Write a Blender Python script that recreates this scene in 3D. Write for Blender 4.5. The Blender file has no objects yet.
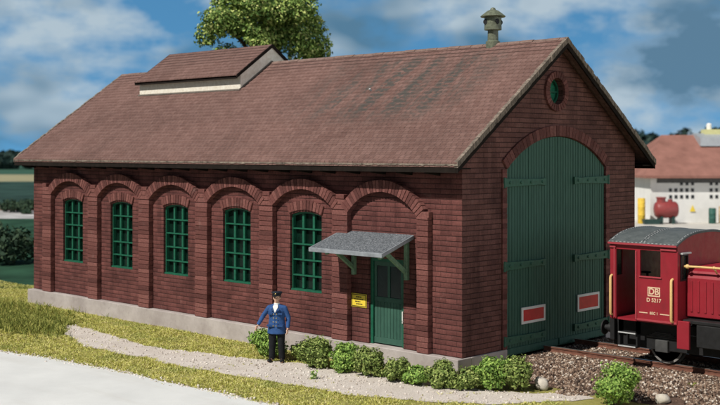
import bpy, bmesh, math, random
import numpy as np
from mathutils import Vector, Matrix, noise
from mathutils.geometry import tessellate_polygon

random.seed(7); rng = np.random.default_rng(7)
SC = bpy.context.scene; COL = SC.collection
R = math.radians

# ------------------------------------------------------------------ camera
cam_d = bpy.data.cameras.new('camera'); cam = bpy.data.objects.new('camera', cam_d); COL.objects.link(cam)
cam.location = (16.722, -20.905, 5.45); cam.rotation_euler = (R(90), 0, R(43.876))
cam_d.sensor_width = 36; cam_d.lens = 55.85; cam_d.shift_y = -0.0713
cam_d.clip_start = .1; cam_d.clip_end = 4000
cam_d.dof.use_dof = True; cam_d.dof.focus_distance = 29.5; cam_d.dof.aperture_fstop = .66
SC.camera = cam

# ------------------------------------------------------------------ light
SUN_TO = Vector((-.10, -1, 1.1)).normalized()
SUN_EL = math.asin(SUN_TO.z); SUN_AZ = math.atan2(SUN_TO.x, SUN_TO.y)
sd = bpy.data.lights.new('sun', 'SUN'); sd.energy = 5.0; sd.angle = R(.5); sd.color = (1, .95, .87)
sun = bpy.data.objects.new('sun', sd); COL.objects.link(sun); sun.location = (0, -20, 40)
sun.rotation_euler = (-SUN_TO).to_track_quat('-Z', 'Y').to_euler()

world = bpy.data.worlds.new('World'); SC.world = world; world.use_nodes = True
wn, wl = world.node_tree.nodes, world.node_tree.links
wn.clear()
def wnode(t, **k):
    n = wn.new(t)
    for a, b in k.items(): setattr(n, a, b)
    return n
def wmath(op, a, b=None):
    n = wnode('ShaderNodeMath', operation=op)
    for i, v in enumerate((a, b)):
        if v is None: continue
        if hasattr(v, 'links'): wl.new(v, n.inputs[i])
        else: n.inputs[i].default_value = v
    return n.outputs[0]
tc = wnode('ShaderNodeTexCoord'); sx = wnode('ShaderNodeSeparateXYZ'); wl.new(tc.outputs['Generated'], sx.inputs[0])
lift = wnode('ShaderNodeCombineXYZ')       # a deep blue sky right down to the hills
wl.new(sx.outputs[0], lift.inputs[0]); wl.new(sx.outputs[1], lift.inputs[1])
wl.new(wmath('ADD', wmath('MULTIPLY', sx.outputs[2], 1.6), .42), lift.inputs[2])
nrm = wnode('ShaderNodeVectorMath', operation='NORMALIZE'); wl.new(lift.outputs[0], nrm.inputs[0])
sky = wnode('ShaderNodeTexSky', sky_type='NISHITA', sun_disc=False, sun_elevation=SUN_EL, sun_rotation=SUN_AZ,
            air_density=1.0, dust_density=.4, ozone_density=3.0)
wl.new(nrm.outputs[0], sky.inputs[0])
tint = wnode('ShaderNodeMix', data_type='RGBA', blend_type='MULTIPLY'); tint.inputs[0].default_value = 1
wl.new(sky.outputs[0], tint.inputs[6]); tint.inputs[7].default_value = (.95, 1.75, 1.75, 1)
# clouds, laid out by direction
cv = wnode('ShaderNodeCombineXYZ')
wl.new(wmath('ARCTAN2', sx.outputs[1], sx.outputs[0]), cv.inputs[0]); wl.new(wmath('MULTIPLY', sx.outputs[2], 1.9), cv.inputs[1])
def wnoise(scale, detail, off):
    m = wnode('ShaderNodeMapping'); m.inputs[1].default_value = off; wl.new(cv.outputs[0], m.inputs[0])
    n = wnode('ShaderNodeTexNoise'); n.inputs['Scale'].default_value = scale; n.inputs['Detail'].default_value = detail
    n.inputs['Roughness'].default_value = .55; wl.new(m.outputs[0], n.inputs['Vector']); return n.outputs['Fac']
def wramp(fac, stops):
    r = wnode('ShaderNodeValToRGB'); e = r.color_ramp.elements
    for i, (p, c) in enumerate(stops):
        el = e[i] if i < 2 else e.new(p)
        el.position = p; el.color = (*c, 1) if len(c) == 3 else c
    wl.new(fac, r.inputs[0]); return r.outputs[0]
cover = wramp(wnoise(8.5, 6, (3.1, .4, 0)), [(.41, (0, 0, 0)), (.57, (1, 1, 1))])
tone = wramp(wnoise(5.0, 3, (9.4, 2.7, 0)), [(.40, (1.0, 2.1, 3.1)), (.54, (5.3, 6.3, 6.9))])
mx = wnode('ShaderNodeMix', data_type='RGBA'); wl.new(wmath('MULTIPLY', cover, .85), mx.inputs[0])
# a heavy grey-blue cloud to the north-west
az = wmath('ARCTAN2', sx.outputs[1], sx.outputs[0])
dx = wmath('DIVIDE', wmath('SUBTRACT', az, 2.03), .10); dz = wmath('DIVIDE', wmath('SUBTRACT', sx.outputs[2], .085), .05)
rr = wmath('SQRT', wmath('ADD', wmath('POWER', wmath('ABSOLUTE', dx), 2.0), wmath('POWER', wmath('ABSOLUTE', dz), 2.0)))
heavy = wramp(wmath('SUBTRACT', 1.25, wmath('ADD', rr, wmath('MULTIPLY', wmath('SUBTRACT', wnoise(14, 5, (1, 5, 0)), .5), 1.8))), [(.1, (0, 0, 0)), (.65, (1, 1, 1))])
tone2 = wnode('ShaderNodeMix', data_type='RGBA'); wl.new(heavy, tone2.inputs[0]); wl.new(tone, tone2.inputs[6]); tone2.inputs[7].default_value = (1.15, 2.2, 3.2, 1)
wl.new(wmath('MAXIMUM', wmath('MULTIPLY', cover, .85), wmath('MULTIPLY', heavy, .9)), mx.inputs[0])
wl.new(tint.outputs[2], mx.inputs[6]); wl.new(tone2.outputs[2], mx.inputs[7])
bg = wnode('ShaderNodeBackground'); bg.inputs[1].default_value = .1; zen = wramp(sx.outputs[2], [(.16, (1, 1, 1)), (.45, (.22, .24, .28))])    # sky dimmed overhead to lower the ambient light
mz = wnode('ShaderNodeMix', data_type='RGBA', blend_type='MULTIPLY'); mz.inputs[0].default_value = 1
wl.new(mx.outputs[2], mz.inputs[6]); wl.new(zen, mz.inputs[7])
# unseen glow added low in the east as fill; south dimmed to deepen shade
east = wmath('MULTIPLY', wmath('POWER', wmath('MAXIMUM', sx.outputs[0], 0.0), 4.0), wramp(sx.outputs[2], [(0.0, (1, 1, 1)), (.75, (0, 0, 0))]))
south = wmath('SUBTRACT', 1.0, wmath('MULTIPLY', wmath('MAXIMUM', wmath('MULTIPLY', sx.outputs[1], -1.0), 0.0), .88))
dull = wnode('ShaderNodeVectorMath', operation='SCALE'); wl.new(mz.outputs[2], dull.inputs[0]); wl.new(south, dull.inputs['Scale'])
east_fill = wnode('ShaderNodeVectorMath', operation='SCALE'); east_fill.inputs[0].default_value = (24, 23, 22); wl.new(east, east_fill.inputs['Scale'])
full = wnode('ShaderNodeVectorMath', operation='ADD'); wl.new(dull.outputs[0], full.inputs[0]); wl.new(east_fill.outputs[0], full.inputs[1])
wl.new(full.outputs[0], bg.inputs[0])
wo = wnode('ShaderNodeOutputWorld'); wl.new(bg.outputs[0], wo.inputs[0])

SC.view_settings.view_transform = 'Standard'; SC.view_settings.look = 'None'
SC.view_settings.exposure = -0.1; SC.view_settings.gamma = 1; SC.view_settings.use_curve_mapping = False

# ------------------------------------------------------------------ object helpers
def tag(o, label=None, cat=None, group=None, kind=None):
    if label: o['label'] = label
    if cat: o['category'] = cat
    if group: o['group'] = group
    if kind: o['kind'] = kind
    return o
def thing(name, loc, label, cat, group=None, rz=0):
    o = bpy.data.objects.new(name, None); COL.objects.link(o); o.location = loc; o.rotation_euler.z = rz
    o.empty_display_size = .3
    return tag(o, label, cat, group)
def root_of(o):
    while o.parent: o = o.parent
    return o
class MB:
    """collects shapes (world coordinates) and links them as ONE mesh object"""
    def __init__(s): s.v = []; s.f = []
    def add(s, vs, fs):
        b = len(s.v); s.v += [tuple(v) for v in vs]; s.f += [tuple(b + i for i in f) for f in fs]
    def box(s, x0, x1, y0, y1, z0, z1, M=None):
        vs = [Vector((x, y, z)) for x in (x0, x1) for y in (y0, y1) for z in (z0, z1)]
        if M: vs = [M @ v for v in vs]
        s.add(vs, [(0, 1, 3, 2), (4, 6, 7, 5), (0, 4, 5, 1), (2, 3, 7, 6), (0, 2, 6, 4), (1, 5, 7, 3)])
    def bar(s, a, b, w, h=None, up=(0, 0, 1)):
        a, b = Vector(a), Vector(b); d = (b - a); L = d.length; d.normalize(); h = h or w
        x = d.cross(Vector(up)); x = x.normalized() if x.length > 1e-4 else Vector((1, 0, 0)); y = x.cross(d)
        M = Matrix((x, d, y)).transposed().to_4x4(); M.translation = a
        s.box(-w / 2, w / 2, 0, L, -h / 2, h / 2, M)
    def tube(s, pts, r, n=10, cap=True):
        pts = [Vector(p) for p in pts]; rs = r if isinstance(r, (list, tuple)) else [r] * len(pts)
        rings = []; ref = None
        for i, p in enumerate(pts):
            d = (pts[min(i + 1, len(pts) - 1)] - pts[max(i - 1, 0)]).normalized()
            if ref is None: ref = d.orthogonal().normalized()
            ref = (ref - d * ref.dot(d)).normalized(); o = d.cross(ref)
            rings.append([p + (ref * math.cos(t) + o * math.sin(t)) * rs[i] for t in [2 * math.pi * k / n for k in range(n)]])
        vs = [v for q in rings for v in q]
        fs = [(i * n + k, i * n + (k + 1) % n, (i + 1) * n + (k + 1) % n, (i + 1) * n + k) for i in range(len(pts) - 1) for k in range(n)]
        if cap: fs += [tuple(range(n)), tuple(range((len(pts) - 1) * n, len(pts) * n))]
        s.add(vs, fs)
    def lathe(s, c, prof, n=24, axis='z'):
        c = Vector(c); vs = []
        for r, h in prof:
            for k in range(n):
                t = 2 * math.pi * k / n; a, b = r * math.cos(t), r * math.sin(t)
                vs.append(c + Vector({'z': (a, b, h), 'y': (a, h, b), 'x': (h, a, b)}[axis]))
        m = len(prof)
        fs = [(i * n + k, i * n + (k + 1) % n, (i + 1) * n + (k + 1) % n, (i + 1) * n + k) for i in range(m - 1) for k in range(n)]
        fs += [tuple(range(n)), tuple(range((m - 1) * n, m * n))]
        s.add(vs, fs)
    def plate(s, loops, t0, t1, fn):
        """flat outline with holes, extruded from t0 to t1; fn(u, v, t) -> xyz"""
        flat = [p for l in loops for p in l]; N = len(flat)
        tri = tessellate_polygon([[Vector((p[0], p[1], 0)) for p in l] for l in loops])
        vs = [fn(p[0], p[1], t0) for p in flat] + [fn(p[0], p[1], t1) for p in flat]
        fs = [tuple(t) for t in tri] + [tuple(i + N for i in reversed(t)) for t in tri]
        b = 0
        for l in loops:
            n = len(l)
            fs += [(b + i, b + (i + 1) % n, N + b + (i + 1) % n, N + b + i) for i in range(n)]; b += n
        s.add(vs, fs)
    def sphere(s, c, r, n=10, m=6, sc=(1, 1, 1)):
        c = Vector(c); vs = [c + Vector((0, 0, r * sc[2]))]
        for i in range(1, m):
            a = math.pi * i / m
            vs += [c + Vector((r * sc[0] * math.sin(a) * math.cos(2 * math.pi * k / n), r * sc[1] * math.sin(a) * math.sin(2 * math.pi * k / n), r * sc[2] * math.cos(a))) for k in range(n)]
        vs.append(c - Vector((0, 0, r * sc[2])))
        fs = [(0, 1 + k, 1 + (k + 1) % n) for k in range(n)]
        fs += [(1 + i * n + k, 1 + i * n + (k + 1) % n, 1 + (i + 1) * n + (k + 1) % n, 1 + (i + 1) * n + k) for i in range(m - 2) for k in range(n)]
        l = len(vs) - 1; fs += [(l, 1 + (m - 2) * n + (k + 1) % n, 1 + (m - 2) * n + k) for k in range(n)]
        s.add(vs, fs)
    def build(s, name, mat, parent=None, smooth=False, bevel=0, local=False, recalc=True):
        me = bpy.data.meshes.new(name)
        off = Vector((0, 0, 0))
        if parent and not local: off = root_of(parent).location.copy()
        me.from_pydata([Vector(v) - off for v in s.v], [], s.f)
        if recalc:
            bm = bmesh.new(); bm.from_mesh(me); bmesh.ops.recalc_face_normals(bm, faces=bm.faces); bm.to_mesh(me); bm.free()
        if smooth:
            me.polygons.foreach_set('use_smooth', [True] * len(me.polygons))
            if smooth != 'all':
                bm = bmesh.new(); bm.from_mesh(me)
                for e in bm.edges:
                    if len(e.link_faces) == 2 and e.calc_face_angle(0) > R(38): e.smooth = False
                bm.to_mesh(me); bm.free()
        me.materials.append(mat)
        o = bpy.data.objects.new(name, me); COL.objects.link(o)
        if parent: o.parent = parent
        if bevel:
            b = o.modifiers.new('bevel', 'BEVEL'); b.width = bevel; b.segments = 1; b.limit_method = 'ANGLE'; b.angle_limit = R(40)
        return o
def copy_part(o, parent, dx=0):
    c = o.copy(); COL.objects.link(c); c.parent = parent; c.location.x += dx
    for ch in [k for k in bpy.data.objects if k.parent == o]: copy_part(ch, c)
    return c
def fast_mesh(name, V, F, mat):
    """V (n,3) array, F (m,k) array of equal-sized faces"""
    V = np.asarray(V, np.float32); F = np.asarray(F, np.int32)
    me = bpy.data.meshes.new(name); me.vertices.add(len(V)); me.vertices.foreach_set('co', V.ravel())
    k = F.shape[1]; me.loops.add(F.size); me.loops.foreach_set('vertex_index', F.ravel())
    me.polygons.add(len(F)); me.polygons.foreach_set('loop_start', np.arange(0, F.size, k, dtype=np.int32))
    me.update(calc_edges=True); me.validate()
    me.materials.append(mat)
    return me
def fast_obj(name, V, F, mat, parent=None):
    o = bpy.data.objects.new(name, fast_mesh(name, V, F, mat)); COL.objects.link(o)
    if parent: o.parent = parent
    return o
def text_obj(name, body, size, mat, M, parent=None, depth=.003):
    cu = bpy.data.curves.new(name, 'FONT'); cu.body = body; cu.size = size; cu.extrude = depth
    cu.align_x = 'CENTER'; cu.align_y = 'CENTER'; cu.offset = size * .02
    t = bpy.data.objects.new(name + '_curve', cu); COL.objects.link(t)
    bpy.context.view_layer.update()
    me = bpy.data.meshes.new_from_object(t.evaluated_get(bpy.context.evaluated_depsgraph_get()))
    bpy.data.objects.remove(t); me.materials.clear(); me.materials.append(mat)
    if parent: M = Matrix.Translation(-root_of(parent).location) @ M
    me.transform(M); me.name = name
    o = bpy.data.objects.new(name, me); COL.objects.link(o)
    if parent: o.parent = parent
    return o

# ------------------------------------------------------------------ materials
class Mat:
    def __init__(s, name, rough=.8, spec=.3):
        s.m = bpy.data.materials.new(name); s.m.use_nodes = True; s.t = s.m.node_tree; s.n = s.t.nodes; s.l = s.t.links
        s.b = s.n['Principled BSDF']; s.b.inputs['Roughness'].default_value = rough; s.b.inputs['Specular IOR Level'].default_value = spec
        s.co = s.n.new('ShaderNodeTexCoord').outputs['Object']
    def new(s, t, **k):
        n = s.n.new(t)
        for a, b in k.items(): setattr(n, a, b)
        return n
    def put(s, sock, v):
        if hasattr(v, 'links'): s.l.new(v, sock)
        else: sock.default_value = (*v, 1) if isinstance(v, tuple) and len(v) == 3 and sock.type == 'RGBA' else v
    def map(s, scale=(1, 1, 1), rot=(0, 0, 0), loc=(0, 0, 0), src=None):
        m = s.new('ShaderNodeMapping'); m.inputs[1].default_value = loc; m.inputs[2].default_value = rot; m.inputs[3].default_value = scale
        s.l.new(src or s.co, m.inputs[0]); return m.outputs[0]
    def noise(s, scale, detail=4, rough=.6, vec=None):
        n = s.new('ShaderNodeTexNoise'); n.inputs['Scale'].default_value = scale; n.inputs['Detail'].default_value = detail
        n.inputs['Roughness'].default_value = rough; s.l.new(vec or s.co, n.inputs['Vector']); return n.outputs['Fac']
    def ramp(s, fac, stops, interp='LINEAR'):
        r = s.new('ShaderNodeValToRGB'); r.color_ramp.interpolation = interp; e = r.color_ramp.elements
        for i, (p, c) in enumerate(stops):
            el = e[i] if i < 2 else e.new(p)
            el.position = p; el.color = (c, c, c, 1) if isinstance(c, (int, float)) else (*c, 1)
        s.l.new(fac, r.inputs[0]); return r.outputs[0]
    def mix(s, fac, a, b, blend='MIX'):
        m = s.new('ShaderNodeMix', data_type='RGBA', blend_type=blend)
        s.put(m.inputs[0], fac); s.put(m.inputs[6], a); s.put(m.inputs[7], b); return m.outputs[2]
    def math(s, op, a, b=0.0):
        m = s.new('ShaderNodeMath', operation=op); s.put(m.inputs[0], a); s.put(m.inputs[1], b); return m.outputs[0]
    def island(s):
        return s.new('ShaderNodeNewGeometry').outputs['Random Per Island']
    def color(s, c): s.put(s.b.inputs['Base Color'], c); return s
    def bump(s, h, strength=.5, dist=.02):
        b = s.new('ShaderNodeBump'); b.inputs['Strength'].default_value = strength; b.inputs['Distance'].default_value = dist
        s.l.new(h, b.inputs['Height']); s.l.new(b.outputs[0], s.b.inputs['Normal']); return s
    def rough(s, v): s.put(s.b.inputs['Roughness'], v); return s
def plain(name, c, rough=.6, spec=.3, var=.25, scale=6, bump=.1, metal=0):
    m = Mat(name, rough, spec)
    n = m.noise(scale, 5)
    m.color(m.mix(m.ramp(n, [(.3, 0.0), (.7, 1.0)]), tuple(x * (1 - var) for x in c), tuple(min(1, x * (1 + var)) for x in c)))
    if bump: m.bump(m.noise(scale * 6, 4), bump, .01)
    m.b.inputs['Metallic'].default_value = metal
    return m.m

def brick_mat(name, axes, dark=(.108, .040, .036), light=(.166, .063, .056), mortar=(.060, .028, .026), bw=.33, bh=.126):
    m = Mat(name, .85, .2)
    sp = m.new('ShaderNodeSeparateXYZ'); m.l.new(m.co, sp.inputs[0])
    cb = m.new('ShaderNodeCombineXYZ')
    # courses waver slightly, as scribed by hand
    wob = m.math('MULTIPLY', m.math('SUBTRACT', m.noise(1.4, 2), .5), .018)
    m.l.new(sp.outputs['xyz'.index(axes[0])], cb.inputs[0]); m.l.new(m.math('ADD', sp.outputs['xyz'.index(axes[1])], wob), cb.inputs[1])
    b = m.new('ShaderNodeTexBrick', offset=.5); m.l.new(cb.outputs[0], b.inputs['Vector'])
    b.inputs['Color1'].default_value = (*dark, 1); b.inputs['Color2'].default_value = (*light, 1)
    b.inputs['Mortar'].default_value = (*[(p + q) * .30 for p, q in zip(dark, light)], 1)      # the upright joints are shallow
    b.inputs['Scale'].default_value = 1; b.inputs['Mortar Size'].default_value = .008; b.inputs['Mortar Smooth'].default_value = .4
    b.inputs['Bias'].default_value = 0.0; b.inputs['Brick Width'].default_value = bw; b.inputs['Row Height'].default_value = bh
    row = m.math('ABSOLUTE', m.math('SUBTRACT', m.math('FRACT', m.math('ADD', m.math('DIVIDE', m.math('ADD', sp.outputs['xyz'.index(axes[1])], wob), bh), .5)), .5))
    bed = m.ramp(row, [(.02, 1.0), (.10, 0.0)])                              # deep bed joints
    patch = m.ramp(m.noise(.9, 6, .65), [(.3, (.62, .60, .62)), (.7, (1.25, 1.22, 1.2))])
    c = m.mix(1.0, m.mix(bed, b.outputs['Color'], mortar), patch, 'MULTIPLY')
    grit = m.ramp(m.noise(22, 4), [(.3, (.75, .75, .75)), (.7, (1.2, 1.2, 1.2))])
    c = m.mix(1.0, c, grit, 'MULTIPLY')
    stain = m.ramp(m.noise(1.0, 6, .7, m.map((2.6, 2.6, .32))), [(.50, (1, 1, 1)), (.72, (.58, .56, .56))])      # rain and soot streaks
    c = m.mix(1.0, c, stain, 'MULTIPLY')
    eff = m.ramp(m.noise(2.2, 7, .7), [(.60, 0.0), (.74, .35)])            # chalky bloom
    c = m.mix(eff, c, (.27, .17, .15)); m.color(c)
    h = m.math('SUBTRACT', m.math('ADD', m.math('MULTIPLY', m.noise(26, 4), .4), m.math('MULTIPLY', row, .7)), m.math('ADD', bed, m.math('MULTIPLY', b.outputs['Fac'], .3)))
    m.bump(h, .7, .02)
    return m.m
BRICK_L = brick_mat('brick_long_side', 'xz')
BRICK_G = brick_mat('brick_gable', 'yz', dark=(.118, .053, .046), light=(.178, .083, .071))
def block_mat(name):
    m = Mat(name, .85, .2); i = m.island()
    c = m.ramp(i, [(0, (.095, .036, .032)), (.5, (.148, .056, .049)), (1, (.205, .084, .073))])
    c = m.mix(1.0, c, m.ramp(m.noise(18, 5), [(.3, (.7, .7, .7)), (.7, (1.25, 1.25, 1.25))]), 'MULTIPLY')
    c = m.mix(m.ramp(m.noise(3, 7, .7), [(.58, 0.0), (.75, .4)]), c, (.27, .18, .16))
    m.color(c); m.bump(m.noise(30, 4), .5, .012); return m.m
BLOCK = block_mat('brick_blocks')
MORTAR = plain('mortar_dark', (.055, .022, .02), .9, .1)
def plinth_mat():
    m = Mat('plinth_render', .9, .15)
    c = m.ramp(m.noise(1.3, 7, .65), [(.3, (.32, .28, .265)), (.7, (.50, .455, .435))])
    c = m.mix(m.ramp(m.noise(7, 6, .7), [(.55, 0.0), (.75, .45)]), c, (.20, .165, .15))
    m.color(c); m.bump(m.noise(40, 5), .35, .01); return m.m
PLINTH = plinth_mat()
def roof_mat(name='roof_tiles'):
    m = Mat(name, .85, .25)
    sp = m.new('ShaderNodeSeparateXYZ'); m.l.new(m.co, sp.inputs[0])
    # tile joints: x along the ridge, distance down the slope from |y - ridge|
    slope = m.math('MULTIPLY', m.math('ABSOLUTE', m.math('SUBTRACT', sp.outputs[1], 3.9935)), 1.2241)
    cb = m.new('ShaderNodeCombineXYZ'); m.l.new(sp.outputs[0], cb.inputs[0]); m.l.new(slope, cb.inputs[1])
    b = m.new('ShaderNodeTexBrick', offset=.5); m.l.new(cb.outputs[0], b.inputs['Vector'])
    b.inputs['Color1'].default_value = (.155, .086, .073, 1); b.inputs['Color2'].default_value = (.198, .116, .100, 1); b.inputs['Mortar'].default_value = (.085, .05, .043, 1)
    b.inputs['Scale'].default_value = 1; b.inputs['Mortar Size'].default_value = .008; b.inputs['Mortar Smooth'].default_value = .3
    b.inputs['Brick Width'].default_value = .17; b.inputs['Row Height'].default_value = .19
    c = b.outputs['Color']
    c = m.mix(1.0, c, m.ramp(m.noise(.5, 6, .6), [(.3, (.80, .80, .80)), (.7, (1.15, 1.15, 1.15))]), 'MULTIPLY')
    c = m.mix(1.0, c, m.ramp(m.noise(14, 5, .7), [(.3, (.75, .75, .75)), (.7, (1.2, 1.2, 1.2))]), 'MULTIPLY')
    # grey-green weather streaks, lying across the slope towards the gable end
    st = m.noise(1.0, 4, .6, m.map((.9, .9, 1), (0, 0, R(0)), (0, 0, 0), m.map((2.4, .35, 1), (0, 0, R(-28)), (0, 0, 0), cb.outputs[0])))
    near = m.ramp(sp.outputs[0], [(0, 0.0), (1, 1.0)])
    zone = m.math('MULTIPLY', m.ramp(m.math('ADD', m.math('MULTIPLY', sp.outputs[0], .1), 1.0), [(.15, 0.0), (.45, 1.0), (.78, 1.0), (.93, 0.0)]),
                  m.ramp(m.math('MULTIPLY', slope, .2), [(.05, 0.0), (.15, 1.0), (.62, 1.0), (.8, 0.0)]))
    fac = m.math('MULTIPLY', m.ramp(st, [(.43, 0.0), (.55, .9)]), zone)
    rowmask = m.ramp(m.noise(1.0, 3, .6, m.map((4.5, 8, 1), (0, 0, 0), (0, 0, 0), cb.outputs[0])), [(.38, 0.0), (.54, 1.0)])
    c = m.mix(m.math('MULTIPLY', fac, rowmask), c, (.066, .066, .060))
    c = m.mix(m.ramp(m.noise(3.3, 8, .75), [(.62, 0.0), (.8, .35)]), c, (.34, .25, .22))
    m.color(c); m.bump(m.math('ADD', m.math('SUBTRACT', 1.0, b.outputs['Fac']), m.math('MULTIPLY', m.noise(35, 4), .5)), .5, .012)
    return m.m
ROOF = roof_mat()
BARGE = (lambda m: (m.color(m.mix(m.ramp(m.noise(5, 7, .75, m.map((1, 3, 1))), [(.35, 0.0), (.68, 1.0)]), (.07, .055, .045), (.33, .27, .22))),
                    m.bump(m.noise(30, 5), .6, .015), m.m)[2])(Mat('weathered_bargeboard', .85, .2))
TIMBER = plain('dark_stained_timber', (.018, .014, .012), .9, .08)
CREAM = (lambda m: (m.color(m.mix(m.ramp(m.noise(8, 7, .75), [(.38, 0.0), (.7, 1.0)]), (.66, .60, .50), (.86, .83, .75))),
                    m.bump(m.noise(40, 5), .3, .01), m.m)[2])(Mat('aged_cream_boarding', .8, .2))
FRAMEGREEN = plain('window_green_paint', (.012, .105, .060), .5, .3, .2, 9)
GATEGREEN = (lambda m: (m.color(m.mix(m.ramp(m.noise(6, 7, .75, m.map((1, 3, .35))), [(.60, 0.0), (.74, .55)]), m.mix(m.ramp(m.noise(3, 6, .7, m.map((1, 4, .5))), [(.3, 0.0), (.7, 1.0)]), (.025, .078, .056), (.048, .126, .092)), (.09, .085, .07))),
                        m.bump(m.noise(18, 5, .6, m.map((1, 6, .6))), .35, .01), m.m)[2])(Mat('gate_green_paint', .6, .35))
STRAPGREEN = plain('strap_green_paint', (.032, .105, .07), .5, .35, .25, 12)
def glass_mat(name, c, tr=.35):
    m = Mat(name, .25, .25); m.color(m.mix(m.ramp(m.noise(2.5, 4), [(.35, 0.0), (.65, 1.0)]), c, tuple(x * .4 for x in c)))
    m.b.inputs['Transmission Weight'].default_value = tr; m.bump(m.noise(3, 3), .12, .03); return m.m
PANE = glass_mat('green_tinted_pane', (.004, .022, .014), .15)
def awn_mat():
    m = Mat('grey_gritty_felt', .9, .2)
    c = m.ramp(m.noise(24, 5, .8), [(.36, (.034, .040, .047)), (.5, (.115, .127, .142)), (.66, (.29, .31, .335))])
    m.color(c); m.bump(m.noise(26, 4, .8), .6, .02); return m.m
FELT = awn_mat()
FELTEDGE = plain('grey_zinc_edge', (.24, .26, .285), .5, .4)
BRACKET = plain('pale_green_bracket_paint', (.13, .22, .14), .6, .3, .3, 12)
YELLOW = plain('notice_yellow', (.80, .60, .06), .5, .3, .06)
INK = plain('dark_ink', (.06, .045, .02), .6, .2, .1)
WHITE = plain('white_paint', (.80, .79, .76), .5, .3, .06)
SIGNRED = plain('sign_red', (.58, .035, .04), .45, .35, .12)
VENT = plain('vent_green_grey_metal', (.13, .145, .10), .5, .4, .35, 14, .2)
LOCORED = (lambda m: (m.color(m.mix(m.ramp(m.noise(2.2, 7, .7, m.map((1, 1, .45))), [(.50, 0.0), (.78, .55)]), m.mix(m.noise(1.2, 3), (.24, .013, .024), (.31, .018, .030)), (.085, .02, .02))),
                     m.rough(m.ramp(m.noise(5, 6, .7), [(.3, .30), (.7, .6)])), m.bump(m.noise(30, 4), .04, .01), m.m)[3])(Mat('loco_red_paint', .4, .4))
LOCORED_TRIM = plain('loco_red_trim', (.36, .05, .065), .4, .4, .1, 5, .03)
LOCOROOF = (lambda m: (m.color(m.ramp(m.noise(6, 6, .7), [(.3, (.06, .072, .075)), (.7, (.12, .136, .138))])), m.bump(m.noise(30, 4), .2, .01), m.m)[2])(Mat('loco_grey_roof', .6, .3))
LIGHTGREY = plain('light_grey_metal', (.45, .46, .46), .5, .4)
BLACK = plain('loco_black_frame', (.014, .014, .015), .6, .3, .3, 8)
BRASS = plain('cream_yellow_handrail', (.72, .48, .20), .4, .4, .08)
DARKGREEN = plain('dark_green_metal', (.02, .05, .045), .5, .3)
STEEL = plain('rail_bright_steel', (.55, .53, .50), .3, .5, .1, 8, .05, .8)
RUST = plain('rail_rust', (.15, .066, .045), .85, .2, .35, 7, .3)
SLEEPER = plain('sleeper_timber', (.075, .045, .035), .9, .2, .4, 9, .5)
def stone_mat():
    m = Mat('ballast_stones', .9, .2)
    c = m.ramp(m.island(), [(0, (.04, .028, .024)), (.35, (.13, .085, .062)), (.7, (.26, .175, .125)), (.9, (.42, .34, .27)), (1, (.66, .60, .53))])
    m.color(c); m.bump(m.noise(40, 3), .3, .01); return m.m
STONE = stone_mat()
def pebble_mat():
    m = Mat('path_pebbles', .9, .2)
    m.color(m.ramp(m.island(), [(0, (.36, .31, .26)), (.4, (.56, .50, .45)), (1, (.74, .69, .63))])); return m.m
PEBBLE = pebble_mat()
def leaf_mat(name, stops, trans=.15):
    m = Mat(name, .75, .2)
    m.color(m.ramp(m.island(), stops))
    if trans: 
        m.b.inputs['Subsurface Weight'].default_value = 0
    return m.m
def grass_mat(name, stops):
    m = Mat(name, .8, .15); base = m.ramp(m.island(), stops)
    g = m.ramp(m.noise(.9, 5, .65), [(.48, 0.0), (.68, .75)]); b = m.ramp(m.noise(1.7, 4, .6, m.map(loc=(7, 3, 0))), [(.58, 0.0), (.74, .6)])
    c = m.mix(g, base, m.ramp(m.island(), [(0, (.12, .17, .04)), (.6, (.30, .36, .09)), (1, (.50, .53, .18))]))
    m.color(m.mix(b, c, (.34, .25, .12))); return m.m
GRASS = grass_mat('turf_blades', [(0, (.23, .25, .05)), (.25, (.46, .45, .10)), (.6, (.62, .59, .17)), (.85, (.73, .68, .31)), (1, (.50, .38, .19))])
TALLGRASS = leaf_mat('tall_grass_blades', [(0, (.08, .11, .022)), (.5, (.22, .25, .05)), (1, (.46, .43, .12))])
BUSHLEAF = leaf_mat('bush_leaves', [(0, (.07, .11, .025)), (.45, (.18, .25, .06)), (.8, (.29, .36, .10)), (1, (.43, .48, .17))])
BUSHLEAF2 = leaf_mat('bright_bush_leaves', [(0, (.08, .15, .03)), (.45, (.19, .32, .065)), (.8, (.29, .44, .09)), (1, (.42, .54, .15))])
TREELEAF = leaf_mat('tree_leaves', [(0, (.05, .11, .025)), (.45, (.17, .265, .06)), (.8, (.33, .43, .11)), (1, (.56, .58, .22))])
DARKLEAF = leaf_mat('dark_hedge_leaves', [(0, (.014, .03, .018)), (.6, (.03, .06, .034)), (1, (.065, .10, .05))])
BARK = plain('bark', (.10, .075, .05), .9, .15, .35, 5, .6)

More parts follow.
